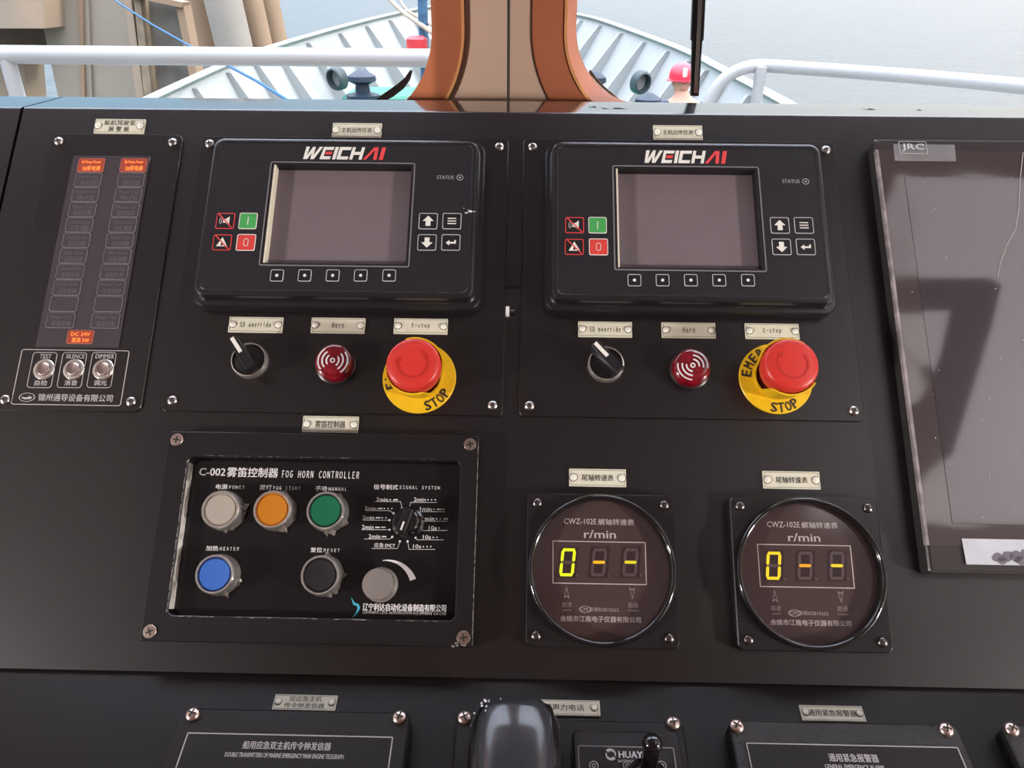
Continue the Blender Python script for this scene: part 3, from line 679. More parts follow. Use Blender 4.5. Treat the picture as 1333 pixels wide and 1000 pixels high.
wr.build('worn_edges', mat('worn_metal', (.50, .47, .44), .35, .6, noise=.4, nscale=900), t, smooth=False)['kind'] = 'stuff'
# film on the left recess wall; the light it catches is in its pale colour
lf = MB(); ys = [icy - ih / 2 + .004 + (ih - .008) * k / 30 for k in range(31)]
lf.loft([[(icx - iw / 2 + .0002 + random.uniform(0, .0004), y, FH - .0008), (icx - iw / 2 + .0002 + random.uniform(0, .0005), y, .0022)] for y in ys], False, False, False)
lf.build('lit_recess_film', mat('lit_crinkled_film', (.68, .64, .58), .3, 0, col2=(.12, .11, .10), nscale=75, bump=.6, bscale=500), t)
zf = .0022
MB().plate(iw - .0002, ih - .0002, 0, zf, .0044, .0001, icx, icy, nn).build('face', mat('fog_face', (.0085, .0072, .0078), .16, noise=.15, nscale=20, spec=.5), t)
for a, b in ((-1, -1), (1, -1), (1, 1), (-1, 1)): screw(t, a * .2101 / 2, b * .1308 / 2, FH, .0045, mat('pinkish_steel', (.66, .52, .46), .32, 1, noise=.25, nscale=900), countersunk=True)
def fx(x, y): return 180 + x / 2.898, 540 + y / 2.898
pr = MB()
def ft(s, x, y, w_, h_, bold=.012, mb=None):
    px, py = fx(x, y); FL.txt(mb or pr, s, px, py, w_ / 2.898, h_ / 2.898, zf, bold)
ft('C-002', 280, 216, 98, 28, .02); ft('雾笛控制器', 432, 218, 192, 36, .02); ft(fw_('FOG HORN CONTROLLER'), 688, 226, 290, 27, .02)
for c, e, x, y, cw, ew in (('电源', 'POWER', 347, 273, 44, 58), ('雾灯', 'FOG LIGHT', 535, 276, 46, 102), ('手动', 'MANUAL', 727, 280, 44, 68), ('加热', 'HEATER', 318, 505, 46, 72), ('复位', 'RESET', 705, 511, 44, 60), ('信号制式', 'SIGNAL SYSTEM', 1013, 274, 92, 152)):
    tot = cw + ew + 6
    ft(c, x - tot / 2 + cw / 2, y - 1, cw, 19, .015); ft(fw_(e), x + tot / 2 - ew / 2, y + 1, ew, 13, .012)
rows = [('2min', '.-', 938, 320, 890, 990, 328, 995, 353), ('2min', '-...', 908, 353, 858, 948, 362, 963, 372), ('2min', '-..', 893, 388, 848, 946, 398, 948, 398), ('2min', '--', 888, 424, 842, 946, 434, 948, 434), ('2min', '-', 902, 459, 852, 950, 469, 958, 461), ('应急', 'E', 928, 494, 880, 978, 505, 987, 478),
        ('2min', '...', 1083, 320, 1028, 1128, 331, 1022, 353), ('1min', '.-.', 1110, 356, 1056, 1158, 366, 1049, 373), ('1min', '..-', 1120, 392, 1064, 1166, 402, 1062, 402), ('10s', '.', 1118, 427, 1066, 1166, 437, 1062, 434), ('10s', '..', 1103, 462, 1052, 1152, 472, 1046, 464), ('10s', '...', 1073, 497, 1022, 1120, 508, 1016, 478)]
def fpt(x, y): return FL(*fx(x, y), zf)
def seg(mb, a, b, wd, z):
    ax, ay = a; bx, by = b; d = Vector((bx - ax, by - ay)).normalized() * wd / 2; n = (-d.y, d.x)
    mb.poly([(ax + n[0], ay + n[1]), (ax - n[0], ay - n[1]), (bx - n[0], by - n[1]), (bx + n[0], by + n[1])], z)
for s, code, x, y, l0, l1, ly_, dx, dy in rows:
    right = x > 1000
    if code == 'E': ft(s, x - 20, y - 2, 36, 17, .01); ft('EMCY', x + 22, y, 38, 13, .01)
    else:
        wdt = 44 if 'min' in s else 30
        cw = sum(14 if c == '.' else 22 for c in code)
        xs = x - (wdt + cw) / 2; ft(s, xs + wdt / 2, y, wdt, 15, .01)
        q = xs + wdt + 4
        for c in code:
            a = fpt(q + 2, y + 1); b = fpt(q + (7 if c == '.' else 19), y + 1); pr.box(a[0], a[1] - .0004, zf, b[0], b[1] + .0004, zf + .00015); q += 14 if c == '.' else 22
    a, b = fpt(l0, ly_), fpt(l1, ly_); seg(pr, a, b, .0003, zf + .00012)
    e = b if not right else a; seg(pr, e, fpt(dx, dy), .0003, zf + .00013)
    c_ = fpt(dx, dy); pr.lathe([(.0008, zf), (.0008, zf + .0002)], 12, cx=c_[0], cy=c_[1])
ft('辽宁利达自动化设备制造有限公司', 1004, 728, 314, 28, .03); ft('LIAONING LIDA AUTOMATION EQUIPMENT CO LTD', 1004, 750, 314, 12, .02)
c_ = fpt(978, 640); pr.arc(.0185, .0225, R(22), R(98), zf, zf + .0002, 24, cx=c_[0] - .0085, cy=c_[1] - .0045, taper=lambda k: 1.1 - k)
pr.build('lettering', WHITE, t, smooth=False)
lg = MB(); c_ = fpt(822, 728); s = .0028
lg.poly([(c_[0] + s * x, c_[1] + s * y) for x, y in ((-1.5, 2.6), (-.5, 1.2), (.5, .9), (1, 0), (.3, -1.6), (-.9, -2.5), (.1, -1.0), (.4, 0), (0, .5), (-.7, .6))], zf + .0002)
lg.build('maker_logo', mat('cyan_print', (.05, .36, .50), .5), t, smooth=False)
def fog_button(px, py, name, capm, lab, col_bezel=CHROME):
    hb = .0125
    x, y = FL(px, py, hb)
    b = MB().ring([(.0148, 0), (.0150, .003), (.0143, .0045), (.0143, hb - .0028), (.0141, hb - .0010), (.0134, hb), (.0125, hb), (.0121, hb - .001), (.0120, .002)], 56).build('push_button', col_bezel, t); put(b, x, y, zf); b.scale = (.94, .94, 1)
    b['label'] = lab
    MB().ring([(.01215, .004), (.01215, hb - .0008), (.0112, hb - .0012), (.0112, .004)], 48).build('gasket', capm[1], b)
    MB().lathe([(.0112, .004), (.0112, hb - .0012), (.0107, hb - .0004), (.0085, hb - .0006), (1e-5, hb - .0009)], 48).build('button_cap', capm[0], b)
    # torn scraps of protective film around the foot
    sc = MB()
    for k in range(random.randint(4, 6)):
        a = random.uniform(0, 2 * PI) if k > 2 else random.uniform(-1.9, .4); r = .0146; da = random.uniform(.08, .22)
        sc.add([(r * math.cos(a - da), r * math.sin(a - da), .0004), (r * math.cos(a + da), r * math.sin(a + da), .0008),
                ((r + random.uniform(.0015, .0042)) * math.cos(a + .06), (r + random.uniform(.0015, .0042)) * math.sin(a + .06), random.uniform(.0006, .003)), ((r + .001) * math.cos(a - da), (r + .001) * math.sin(a - da), .002)], [(0, 1, 2), (0, 2, 3)])
    sc.build('film_scraps', mat('torn_film', (.36, .33, .30), .3, .3, noise=.5, nscale=300), b, smooth=False)['kind'] = 'stuff'
fog_button(287.7, 663.5, 'power_button', (mat('cap_ivory', (.33, .295, .245), .35), mat('gasket_ivory', (.28, .24, .20), .4)), 'push button with cream cap, marked POWER')
fog_button(355.2, 663.5, 'fog_light_button', (mat('cap_orange', (.44, .15, .009), .35), mat('gasket_orange', (.40, .13, .01), .4)), 'push button with orange cap, marked FOG LIGHT')
fog_button(424.3, 665.0, 'manual_button', (mat('cap_green', (.006, .11, .052), .35), mat('gasket_green', (.006, .02, .015), .4)), 'push button with green cap, marked MANUAL')
fog_button(280.2, 747.7, 'heater_button', (mat('cap_blue', (.035, .12, .42), .35), mat('gasket_blue', (.012, .02, .10), .4)), 'push button with blue cap, marked HEATER')
fog_button(417.4, 748.8, 'reset_button', (mat('cap_black', (.014, .011, .014), .4), mat('gasket_black', (.01, .008, .01), .4)), 'push button with black cap, marked RESET')
x, y = FL(492, 760.8, .014); k = MB().lathe([(.0118, 0), (.0118, .001), (.0107, .0015), (.0105, .0125), (.0100, .0138), (.0090, .0141), (1e-5, .0140)], 40).build('dimmer_knob', mat('knob_grey', (.22, .19, .175), .35, .2, noise=.05), t)
put(k, x, y, zf); k['label'] = 'plain grey dimmer knob'
kn = MB()
for i in range(28):
    a = 2 * PI * i / 28; kn.box(.0103, -.0003, .002, .0109, .0003, .012, Matrix.Rotation(a, 4, 'Z'))
kn.build('knurling', mat('knob_ribs', (.35, .31, .28), .3, .6), k, smooth=False)
x, y = FL(529, 679, .012); k = MB().lathe([(.0112, 0), (.0112, .002), (.0095, .0035), (.0088, .0130), (.0078, .0140), (1e-5, .0140)], 40).build('selector_knob', mat('knob_gloss_black', (.010, .009, .010), .14, coat=.5), t)
put(k, x, y, zf, R(-18)); k['label'] = 'black signal selector knob with white pointer'
MB().loft([[(-.0042, -.0085, .004), (.0042, -.0085, .004), (.0042, .0088, .004), (-.0042, .0088, .004)], [(-.0034, -.0085, .018), (.0034, -.0085, .018), (.0030, .0086, .018), (-.0030, .0086, .018)], [(-.0026, -.0077, .0188), (.0026, -.0077, .0188), (.0022, .0078, .0188), (-.0022, .0078, .0188)]]).build('grip', mat('knob_gloss_black', (0, 0, 0)), k)
MB().box(-.0006, -.0070, .0187, .0006, -.001, .0190).build('pointer_mark', WHITE, k, smooth=False)

# =================================================================== shaft tachometers
def tacho(cpx, cpy, lit, labels, label):
    H = .008
    L = Loc(P1, 783, 741, H, 0); c = P1.at(cpx, cpy, H)
    t = thing('tachometer', P1.mat(*c), label, 'gauge', 'shaft tachometers')
    q = .0885; b = .1025
    # body and bezel
    RO = .0503; RI = .0465
    hs = MB(); n = 12
    def circ(r, z): return [(r * math.cos(-PI / 2 + 2 * PI * (i + .5) / 52), r * math.sin(-PI / 2 + 2 * PI * (i + .5) / 52), z) for i in range(52)]
    hs.ringloft([rr(b, b, .005, 0, 0, 0, n), rr(b, b, .005, H - .0007, 0, 0, n), rr(b - .0014, b - .0014, .0043, H, 0, 0, n), circ(.049, H), circ(.049, 0)])
    hs.build('bezel', mat('gauge_bezel', (.011, .009, .010), .28, noise=.1, spec=.6), t, ang=30)
    MB().ring([(RO - .001, H - .001), (RO, H + .001), (RO + .0002, H + .0042), (RO - .0006, H + .0054), (RO - .0016, H + .0060), (RI + .0010, H + .0054), (RI + .0002, H + .0036), (RI, H + .001), (RI, H - .005), (RO - .001, H - .005)], 96).build('ring', mat('ring_gloss', (.008, .007, .008), .10, coat=.6), t, ang=60)
    zf = H - .003
    MB().lathe([(RI + .0004, zf - .001), (RI + .0004, zf), (1e-5, zf)], 72).build('face', mat('gauge_face', (.052, .032, .031), .11, noise=.06, nscale=25, spec=1.0), t)
    for a, d in ((-1, -1), (1, -1), (1, 1), (-1, 1)): screw(t, a * q / 2, d * q / 2, H, .0033, DSTEEL)
    def g(x, y): return 670 + x / 3.848, 600 + y / 3.846
    def gl(x, y): return L(*g(x, y), zf)
    pr = MB()
    def gt(s, x, y, w_, h_, bold=.01, mb=pr, sk=0): L.txt(mb, s, *g(x, y), w_ / 3.848, h_ / 3.846, zf, bold, 0, sk)
    gt('CWZ-102E', 328, 303, 162, 28); gt('艉轴转速表', 508, 307, 180, 31); gt('r/min', 427, 368, 158, 40, .015)
    pr.build('lettering', mat('gauge_print', (.40, .35, .35), .5), t, smooth=False)
    p2 = MB(); gt('前进', 262, 720, 48, 26, 0, p2); gt('AHEAD', 262, 748, 46, 9, 0, p2); gt('后退', 593, 723, 52, 26, 0, p2); gt('ASTERN', 593, 751, 56, 9, 0, p2)
    gt('浙制02810262', 447, 745, 148, 23, .01, p2)
    c_ = gl(353, 744); a_ = .0042
    for s_ in (1,): p2.loft([[(c_[0] + a_ * k * math.cos(i * PI / 12), c_[1] + a_ * .55 * k * math.sin(i * PI / 12), zf + zz) for i in range(24)] for k, zz in ((1, 0), (1, .0002), (.82, .0002), (.82, 0))], False, False)
    text(p2, 'CMC', c_[0], c_[1], .006, .0026, zf + .0002, .01)
    for (x, y, s_) in ((260, 662, 1), (589, 662, -1)):
        c_ = gl(x, y); k = .0087 / 2 * s_ * 1.0
        o = [(0, 1.0), (.45, -.85), (0, -.5), (-.45, -.85)]
        def ar(f): return [(c_[0] + k * px * f, c_[1] + k * (py * f), 0) for px, py in o]
        p2.ringloft([[(p[0], p[1], zf + zz) for p in ar(f)] for f, zz in ((1, 0), (1, .0002), (.72, .0002), (.72, 0))])
    p2.build('small_lettering', mat('gauge_print_dim', (.24, .20, .20), .5), t, smooth=False)
    p3 = MB(); gt('余姚市江南电子仪器有限公司', 430, 793, 402, 30, .02, p3, .15); p3.build('maker_lettering', mat('gauge_print_mid', (.33, .28, .28), .5), t, smooth=False)
    a = gl(190, 404); d = gl(658, 404); e_ = gl(425, 402); f_ = gl(425, 617)
    wx, wy = (gl(659, 510)[0] - gl(190, 510)[0]), e_[1] - f_[1]; cx, cy = gl(424, 510)
    MB().frame(wx, wy, .0002, wx - .0012, wy - .0012, .0001, zf, zf + .0002, .00005, cx, cy, 1).build('display_outline', mat('outline_print', (.45, .38, .37), .5), t)
    sk = .11
    for i, x in enumerate((265, 422, 580)):
        cx, cy = gl(x, 508); w_ = .0100 / 2; h_ = .0197; w_ = .0050; T = .0010; hh = .0094
        d_ = MB(); off = {}
        def shp(pts): return [(px + sk * py * 1.0, py) for px, py in pts]
        gap = .00025
        def hseg(y): return [(-w_ + gap + .0003, y), (-w_ + T + gap, y + T), (w_ - T - gap, y + T), (w_ - gap - .0003, y), (w_ - T - gap, y - T), (-w_ + T + gap, y - T)]
        def vseg(x_, ya, yb): return [(x_, ya + gap), (x_ + T, ya + T + gap), (x_ + T, yb - T - gap), (x_, yb - gap), (x_ - T, yb - T - gap), (x_ - T, ya + T + gap)]
        segs = {'a': hseg(hh - T), 'g': hseg(0), 'd': hseg(-hh + T), 'b': vseg(w_ - T, 0, hh - T), 'c': vseg(w_ - T, -hh + T, 0), 'f': vseg(-w_ + T, 0, hh - T), 'e': vseg(-w_ + T, -hh + T, 0)}
        on_ = 'abcdef' if i == 0 else 'g'
        dg = MB().poly([(p[0] + sk * p[1], p[1]) for p in ((-.0066, -.0104), (.0066, -.0104), (.0066, .0104), (-.0066, .0104))], 0, .00012).build('digit', mat('digit_window', (.034, .020, .020), .2), t, smooth=False); put(dg, cx, cy, zf)
        for k_, pp in segs.items():
            m_ = lit[i] if k_ in on_ else SEGOFF
            MB().poly(shp(pp), .00012, .0003).build('segment', m_, dg, smooth=False)
        MB().lathe([(.0009, .00012), (.0009, .0003)], 12, cx=.0068, cy=-.0088).build('decimal_point', SEGOFF, dg, smooth=False)
    return t
SEGOFF = mat('unlit_segment', (.072, .050, .050), .4)
def led(n_, c): return mat(n_, (.1, .1, .02), .4, emit=c, es=.5)
Y1 = led('segment_yellow_green', (.80, .95, 0.0)); O1 = led('segment_amber', (1.0, .42, 0.0)); O2 = led('segment_orange', (1.0, .30, 0.0)); Y2 = led('segment_yellow', (1.0, .62, 0.0)); Y3 = led('segment_lime', (.75, .60, 0.0))
tacho(783, 741, (Y1, O1, Y3), 0, 'round digital tachometer with greenish-yellow zero, nearer the fog horn controller')
tacho(1053.5, 745.5, (Y2, O2, Y2), 0, 'round digital tachometer with amber zero, nearer the tall monitor')

# =================================================================== tall tablet monitor at the right edge
JH = .012
L = Loc(P1, 1300, 460, JH)
jx0 = L(1137.5, 181, JH)[0]; jx0 = (jx0 + L(1210, 747, JH)[0]) / 2; jy1 = L(1200, 181.5, JH)[1]; jy0 = L(1260, 748, JH)[1]
jw = .285; jcx, jcy, jh = jx0 + jw / 2, (jy0 + jy1) / 2, jy1 - jy0
t = thing('tablet_monitor', L.M, 'tall dark monitor under crinkled protective film at the right edge', 'monitor')
MB().plate(jw, jh, 0, JH, .003, .001, jcx, jcy).build('housing', mat('monitor_housing', (.030, .027, .028), .3, noise=.1), t)
MB().plate(jw - .004, jh - .004, JH, JH + .0006, .002, .0002, jcx, jcy).build('glass', mat('monitor_glass', (.040, .034, .036), .06, noise=.05, spec=.9), t)
def jl(px, py): return L(px, py, JH)
sx0, sy1, sy0 = (jl(1175, 232)[0] + jl(1240, 683)[0]) / 2, jl(1250, 232)[1], jl(1280, 683)[1]
MB().plate(jw - 2 * (sx0 - jx0), sy1 - sy0, JH + .0006, JH + .0015, .001, .0001, jcx, (sy0 + sy1) / 2).build('screen', mat('monitor_screen', (.044, .036, .040), .05, noise=.03, nscale=6, spec=1.0), t)
# protective film: thin, slightly wavy sheet
fy1, fy0 = jl(1200, 197)[1], jl(1260, 711)[1]; nx, ny = 30, 40; film = MB(); vs = []
for j in range(ny + 1):
    for i in range(nx + 1):
        x = jx0 + .0002 + (jw - .001) * i / nx; y = fy0 + (fy1 - fy0) * j / ny
        vs.append((x, y, JH + .0014 + -.0002 + .00007 * math.sin(x * 90 + y * 31) * math.sin(y * 57 + 1)))
film.add(vs, [(j * (nx + 1) + i, j * (nx + 1) + i + 1, (j + 1) * (nx + 1) + i + 1, (j + 1) * (nx + 1) + i) for j in range(ny) for i in range(nx)])
FILM = mat('protective_film', (.058, .043, .045), .06, noise=.1, nscale=20, spec=1.0)
film.build('protective_film', FILM, t)
ed = MB(); ed.box(jx0 - .0004, fy0, JH - .002, jx0 + .0016, fy1, JH + .0017); ed.build('film_edge', mat('film_edge', (.30, .26, .26), .25, noise=.5, nscale=90), t, smooth=False)
a = jl(1163, 211); b = jl(1243, 190); xa = jl(1162, 200)[0]; 
MB().poly([(jl(1163.5, 211)[0], a[1]), (jl(1243, 211)[0], a[1]), (jl(1241, 190)[0], b[1]), (jl(1161.5, 190)[0], b[1])], JH + .0018).build('clear_tape', mat('clear_tape', (.55, .55, .56), .35, alpha=.30, noise=.2, nscale=60), t, smooth=False)
a = jl(1250, 735); b = jl(1250, 701.5)
MB().poly([(jl(1256, 735)[0], a[1]), (jl(1256, 735)[0] + .12, a[1]), (jl(1250, 702)[0] + .12, b[1]), (jl(1250, 702)[0], b[1])], JH + .0018, JH + .0020).build('sticker', mat('silver_sticker', (.52, .54, .58), .3, .25, noise=.1, nscale=40), t, smooth=False)
bl = MB()
for (px, py, r) in ((1297, 727, 7), (1309, 724, 8), (1321, 725, 8), (1332, 722, 7), (1345, 726, 8), (1303, 730, 6), (1326, 730, 7)):
    x, y = jl(px, py); rad = r / 1750
    bl.poly([(x + rad * random.uniform(.7, 1.2) * math.cos(q * .7), y + .8 * rad * random.uniform(.7, 1.2) * math.sin(q * .7)) for q in range(9)], JH + .0021)
bl.build('sticker_smudge', mat('smudge', (.12, .11, .13), .5), t, smooth=False)
jr = MB(); c_ = jl(1187, 194); text(jr, 'JRC', c_[0], c_[1], L.sz(1187, 194, 29, 9, JH)[0], L.sz(1187, 194, 29, 9.5, JH)[1], JH + .0021, .03)
a, b = L.sz(1187, 194, 36, 16, JH); jr.frame(a, b, .001, a - .0008, b - .0008, .0007, JH + .0019, JH + .0021, .00005, c_[0], c_[1], 4)
jr.build('logo', mat('logo_silver', (.42, .42, .43), .4), t, smooth=False)
cr = MB(); pts = [(1330, 200), (1326, 235), (1324, 275), (1320, 300), (1308, 322), (1300, 345), (1297, 362)]
P_ = [jl(*p) for p in pts]
for a, b in zip(P_, P_[1:]): seg(cr, a, b, .0005, JH + .0019)
for k in range(26):
    px, py = random.uniform(1180, 1333), random.uniform(225, 690); x, y = jl(px, py); r = random.uniform(.0002, .0006)
    if x > jx0 + .004: cr.poly([(x + r * math.cos(q), y + r * math.sin(q)) for q in range(6)], JH + .0018)
cr.build('film_creases', mat('crease', (.42, .38, .39), .4), t, smooth=False)['kind'] = 'stuff'

# =================================================================== lower desk
# double emergency telegraph
BOXM = mat('desk_box_black', (.011, .0085, .0085), .42, noise=.12, bump=.05, bscale=2500, spec=.3)
def desk_box(scr, outl, H, label, name, cat, mhouse, depth=.17, sr=.0045, scm=None):
    L = Loc(P2, (outl[0][0] + outl[1][0]) / 2, (outl[0][1] + outl[1][1]) / 2, H)
    t = thing(name, L.M, label, cat)
    x0, y1 = L(*outl[0], H); x1, _ = L(*outl[1], H); h_ = depth
    MB().plate(x1 - x0, h_, 0, H, .004, .0012, (x0 + x1) / 2, y1 - h_ / 2).build('housing', mhouse, t)
    for p in scr:
        x, y = L(*p, H + .002); screw(t, x, y, H, sr, scm or mat('pinkish_steel', (.6, .5, .45)))
    return t, L, x0, x1, y1
t, L, x0, x1, y1 = desk_box([(250.5, 928.5), (520, 932.5)], [(237, 921), (535, 928)], .014, 'black telegraph transmitter box with thin white outline, lower left desk', 'engine_telegraph', 'telegraph', BOXM)
H = .014
a = L(244.5, 953, H); b = L(512, 960, H); wv = b[0] - a[0]
pr = MB(); pr.frame(wv, .12, .001, wv - .0014, .1186, .0005, H, H + .0003, .0001, (a[0] + b[0]) / 2, (a[1] + b[1]) / 2 - .06)
L.txt(pr, '船用应急双主机传令钟发信器', 373.5, 971, 115, 10.5, H, .02); L.txt(pr, 'DOUBLE TRANSMITTERS OF MARINE EMERGENCY MAIN ENGINE TELEGRAPH', 370, 984, 155, 6, H, .02)
pr.build('lettering', mat('desk_print', (.40, .37, .36), .5), t, smooth=False)
nameplate(P2, 397, 914.5, 82, 20, [('双应急主机', .52), ('传令钟发信器', .64)], 'ivory two-line Chinese name plate above the telegraph transmitter')
# general alarm
t, L, x0, x1, y1 = desk_box([(959.5, 944), (1232.6, 948.5)], [(947.5, 937), (1244, 942)], .014, 'rough cast black general alarm box, lower right desk', 'general_alarm', 'alarm', ROUGHB)
a = L(970.6, 968, H); b = L(1220, 972, H); b = L(1246, 973, H); wv = b[0] - a[0]
MB().plate(wv, .12, H, H + .0006, .001, .0002, (a[0] + b[0]) / 2, (a[1] + b[1]) / 2 - .06).build('legend_plate', BOXM, t)
pr = MB(); pr.frame(wv, .12, .001, wv - .0012, .1188, .0005, H + .0006, H + .0009, .0001, (a[0] + b[0]) / 2, (a[1] + b[1]) / 2 - .06)
L.txt(pr, '通用紧急报警器', 1111, 987, 64, 10.5, H + .0006, .02); L.txt(pr, 'GENERAL EMERGENCY ALARM', 1112, 999, 76, 6, H + .0006, .02)
pr.build('lettering', mat('desk_print', (0, 0, 0)), t, smooth=False)
nameplate(P2, 1083.5, 928.5, 82, 20, ['通用紧急报警器'], 'ivory Chinese name plate above the rough general alarm box', tw=.76, th=.42)
t, L, x0, x1, y1 = desk_box([(1318, 948)], [(1303, 942), (1500, 947)], .012, 'black box cut off at the lower right corner', 'junction_box', 'box', ROUGHB)

# sound-powered telephone
H = .006
L = Loc(P2, 741, 938, H)
t = thing('sound_powered_telephone', L.M, 'black sound-powered telephone panel with round badge and lever', 'telephone')
x0, y1 = L(594, 934, H); x1 = L(889, 942, H)[0]
MB().plate(x1 - x0, .17, 0, H, .004, .001, (x0 + x1) / 2, y1 - .085).build('base_plate', BOXM, t)
for p in ((604.6, 935), (876, 942)):
    x, y = L(*p, H); screw(t, x, y, H, .0045, mat('pinkish_steel', (.6, .5, .45)))
H2 = .016; a = L(745, 950, H2); b = L(884, 952, H2)
MB().plate(b[0] - a[0], .13, H, H2, .004, .0012, (a[0] + b[0]) / 2, a[1] - .065).build('cover', GLOSSY_HOUSE, t)
a = L(752, 970, H2); b = L(877, 974, H2); wv = b[0] - a[0]
pr = MB(); pr.frame(wv, .1, .001, wv - .0010, .0990, .0006, H2, H2 + .0003, .0001, (a[0] + b[0]) / 2, (a[1] + b[1]) / 2 - .05)
for px in (773, 817, 861.5):
    x, y = L(px, 997, H2); pr.ring([(.0028, H2), (.0028, H2 + .0003), (.0022, H2 + .0003), (.0022, H2)], 24, cx=x, cy=y); pr.ring([(.0013, H2), (.0013, H2 + .0003), (.0007, H2 + .0003), (.0007, H2)], 20, cx=x, cy=y)
pr.build('outline_print', mat('phone_print', (.25, .24, .24), .5), t, smooth=False)
p4 = MB(); x, y = L(795, 982.5, H2)
for c in (R(60), R(240)): p4.arc(.0021, .0034, c - R(78), c + R(78), H2, H2 + .0003, 20, cx=x, cy=y, taper=lambda k: .45 + k)
L.txt(p4, 'HUAYAN', 829, 983, 47, 8.6, H2, .03); L.txt(p4, 'BATTERYLESS TELEPHONE', 827, 991.5, 44, 3.4, H2, .01)
p4.build('badge', mat('badge_white', (.52, .51, .50), .5), t, smooth=False)
# lever
x, y = L(842, 1020, H2)
lv = MB(); lv.lathe([(.013, 0), (.013, .004), (.010, .006), (.0085, .010)], 28); lv.tube([(0, 0, .006), (.0002, .0035, .017), (.0003, .008, .028)], [.0055, .0045, .0048]); lv2 = MB().lathe([(.0001, -.0055), (.0035, -.0045), (.0056, -.0015), (.0058, .001), (.0046, .0040), (.0022, .0056), (1e-5, .006)], 24)
lvo = lv.build('selector_lever', GLOSS, t); put(lvo, x, y, H2)
k = lv2.build('lever_knob', GLOSS, lvo); put(k, .0004, .0085, .031)
nameplate(P2, 729, 921, 104, 20, ['选通声力电话'], 'ivory Chinese name plate partly hidden behind the telephone handset', tw=.60, th=.42)

# handset lying on its cradle, ear cup towards the windows
Lh = Loc(P2, 672, 940, .03)
t = thing('telephone_handset', P2.mat(Lh.c[0] - .0005, Lh.c[1] - .016, 0), 'glossy dark telephone handset resting on the telephone panel', 'handset')
def supr(w_, h_, z0, y, n=28, e=.62, dx=0):
    return [(dx + w_ / 2 * math.copysign(abs(math.cos(2 * PI * i / n)) ** e, math.cos(2 * PI * i / n)), y, z0 + h_ / 2 + h_ / 2 * math.copysign(abs(math.sin(2 * PI * i / n)) ** e, math.sin(2 * PI * i / n))) for i in range(n)]
HM = mat('handset_plastic', (.028, .030, .036), .2, noise=.15, nscale=30, coat=.3)
body = MB().loft([supr(.022, .020, .022, .0255), supr(.036, .036, .014, .022), supr(.044, .044, .009, .014), supr(.046, .047, .008, 0), supr(.045, .047, .008, -.02), supr(.043, .046, .010, -.04), supr(.034, .030, .030, -.062), supr(.030, .024, .040, -.09), supr(.030, .024, .044, -.13), supr(.034, .030, .030, -.155), supr(.044, .045, .010, -.175), supr(.044, .044, .009, -.205), supr(.024, .022, .02, -.22)])
body.build('grip', HM, t, ang=60)
cup = MB().loft([supr(.030, .020, .012, .0300), supr(.046, .034, .006, .0245), supr(.0545, .040, .004, .012), supr(.0560, .041, .0035, -.004), supr(.0545, .040, .004, -.022), supr(.048, .032, .006, -.036), supr(.028, .018, .012, -.042)])
cup.build('ear_cup', GLOSS, t, ang=60)
ed_ = MB()
for k in range(16):
    yy = .024 - k * .0006 * random.uniform(.5, 1.6); xx = random.uniform(-.012, .008); r = random.uniform(.0003, .0009)
    ed_.poly([(xx - .012 + r * math.cos(q), yy * .9 - .002 + r * math.sin(q)) for q in range(6)], .0505 - k * .0001)
ed_.build('scuffs', WHITE, t, smooth=False)['kind'] = 'stuff'

# =================================================================== outside: wiper, rails, bow, pier, sea
WP = mat('painted_white_steel', (.34, .345, .345), .35, noise=.06, nscale=6)
WP2 = mat('hull_white', (.30, .305, .30), .4, noise=.10, nscale=1.5, bump=.1)
GRN = mat('deck_green', (.055, .30, .21), .6, noise=.3, nscale=2)
NAVY = mat('winch_navy', (.012, .024, .045), .45, noise=.3, nscale=5)
# wiper hanging over the right window
a = W(912, -40, WY + .09); b = W(904.5, 125, WY + .09)
t = thing('windscreen_wiper', Matrix.Translation(b), 'black windscreen wiper hanging in front of the right window', 'wiper')
d = (a - b)
m = MB(); r = .0032
m.loft([[tuple(d * k + Vector((sx_ * wv_, sy_, 0))) for sx_, sy_ in ((-1, 0), (1, 0), (1, .006), (-1, .006))] for k, wv_ in ((0, .0040), (.45, .0050), (.46, .0062), (1, .0062), (3, .006))]); m.build('arm', RUB, t, smooth=False)
m = MB(); m.loft([[tuple(d * k + Vector((sx_ * .0016 + .0005, sy_, 0))) for sx_, sy_ in ((-1, -.004), (1, -.004), (1, 0), (-1, 0))] for k in (0.03, 3)]); m.build('blade', mat('wiper_grey', (.16, .15, .14), .35), t, smooth=False)
# curled rubber gutter strips at the window corners, outside
for pts, m_, lab in (([(535, 92), (530, 103), (522, 112), (510, 121), (495, 130), (480, 136)], RUB, 'black curled rubber strip outside the left window corner'), ([(768, 92), (774, 104), (782, 115), (792, 124), (803, 132), (812, 138)], mat('brown_rubber', (.12, .075, .04), .5), 'brown curled rubber strip outside the right window corner')):
    Y = WY + .11; q = [W(x, y, Y) for x, y in pts]; m = MB(); n = len(q)
    rg = []
    for i, p in enumerate(q):
        w_ = .0035 * math.sin(PI * (i + .35) / (n + .2)) + .0005
        tdir = (q[min(i + 1, n - 1)] - q[max(i - 1, 0)]).normalized(); nn_ = Vector((-tdir.z, 0, tdir.x))
        rg.append([tuple(p + nn_ * w_ - q[0]), tuple(p + nn_ * w_ + Vector((0, .008, 0)) - q[0]), tuple(p - nn_ * w_ + Vector((0, .008, 0)) - q[0]), tuple(p - nn_ * w_ - q[0])])
    m.loft(rg); WN, MWn = (WIN1, MW1) if lab.find('left') > 0 else (WIN2, MW2); o = m.build('rubber_strip', m_, WN, ang=50); o.matrix_parent_inverse = MWn.inverted(); o.location = q[0]; o['label'] = lab
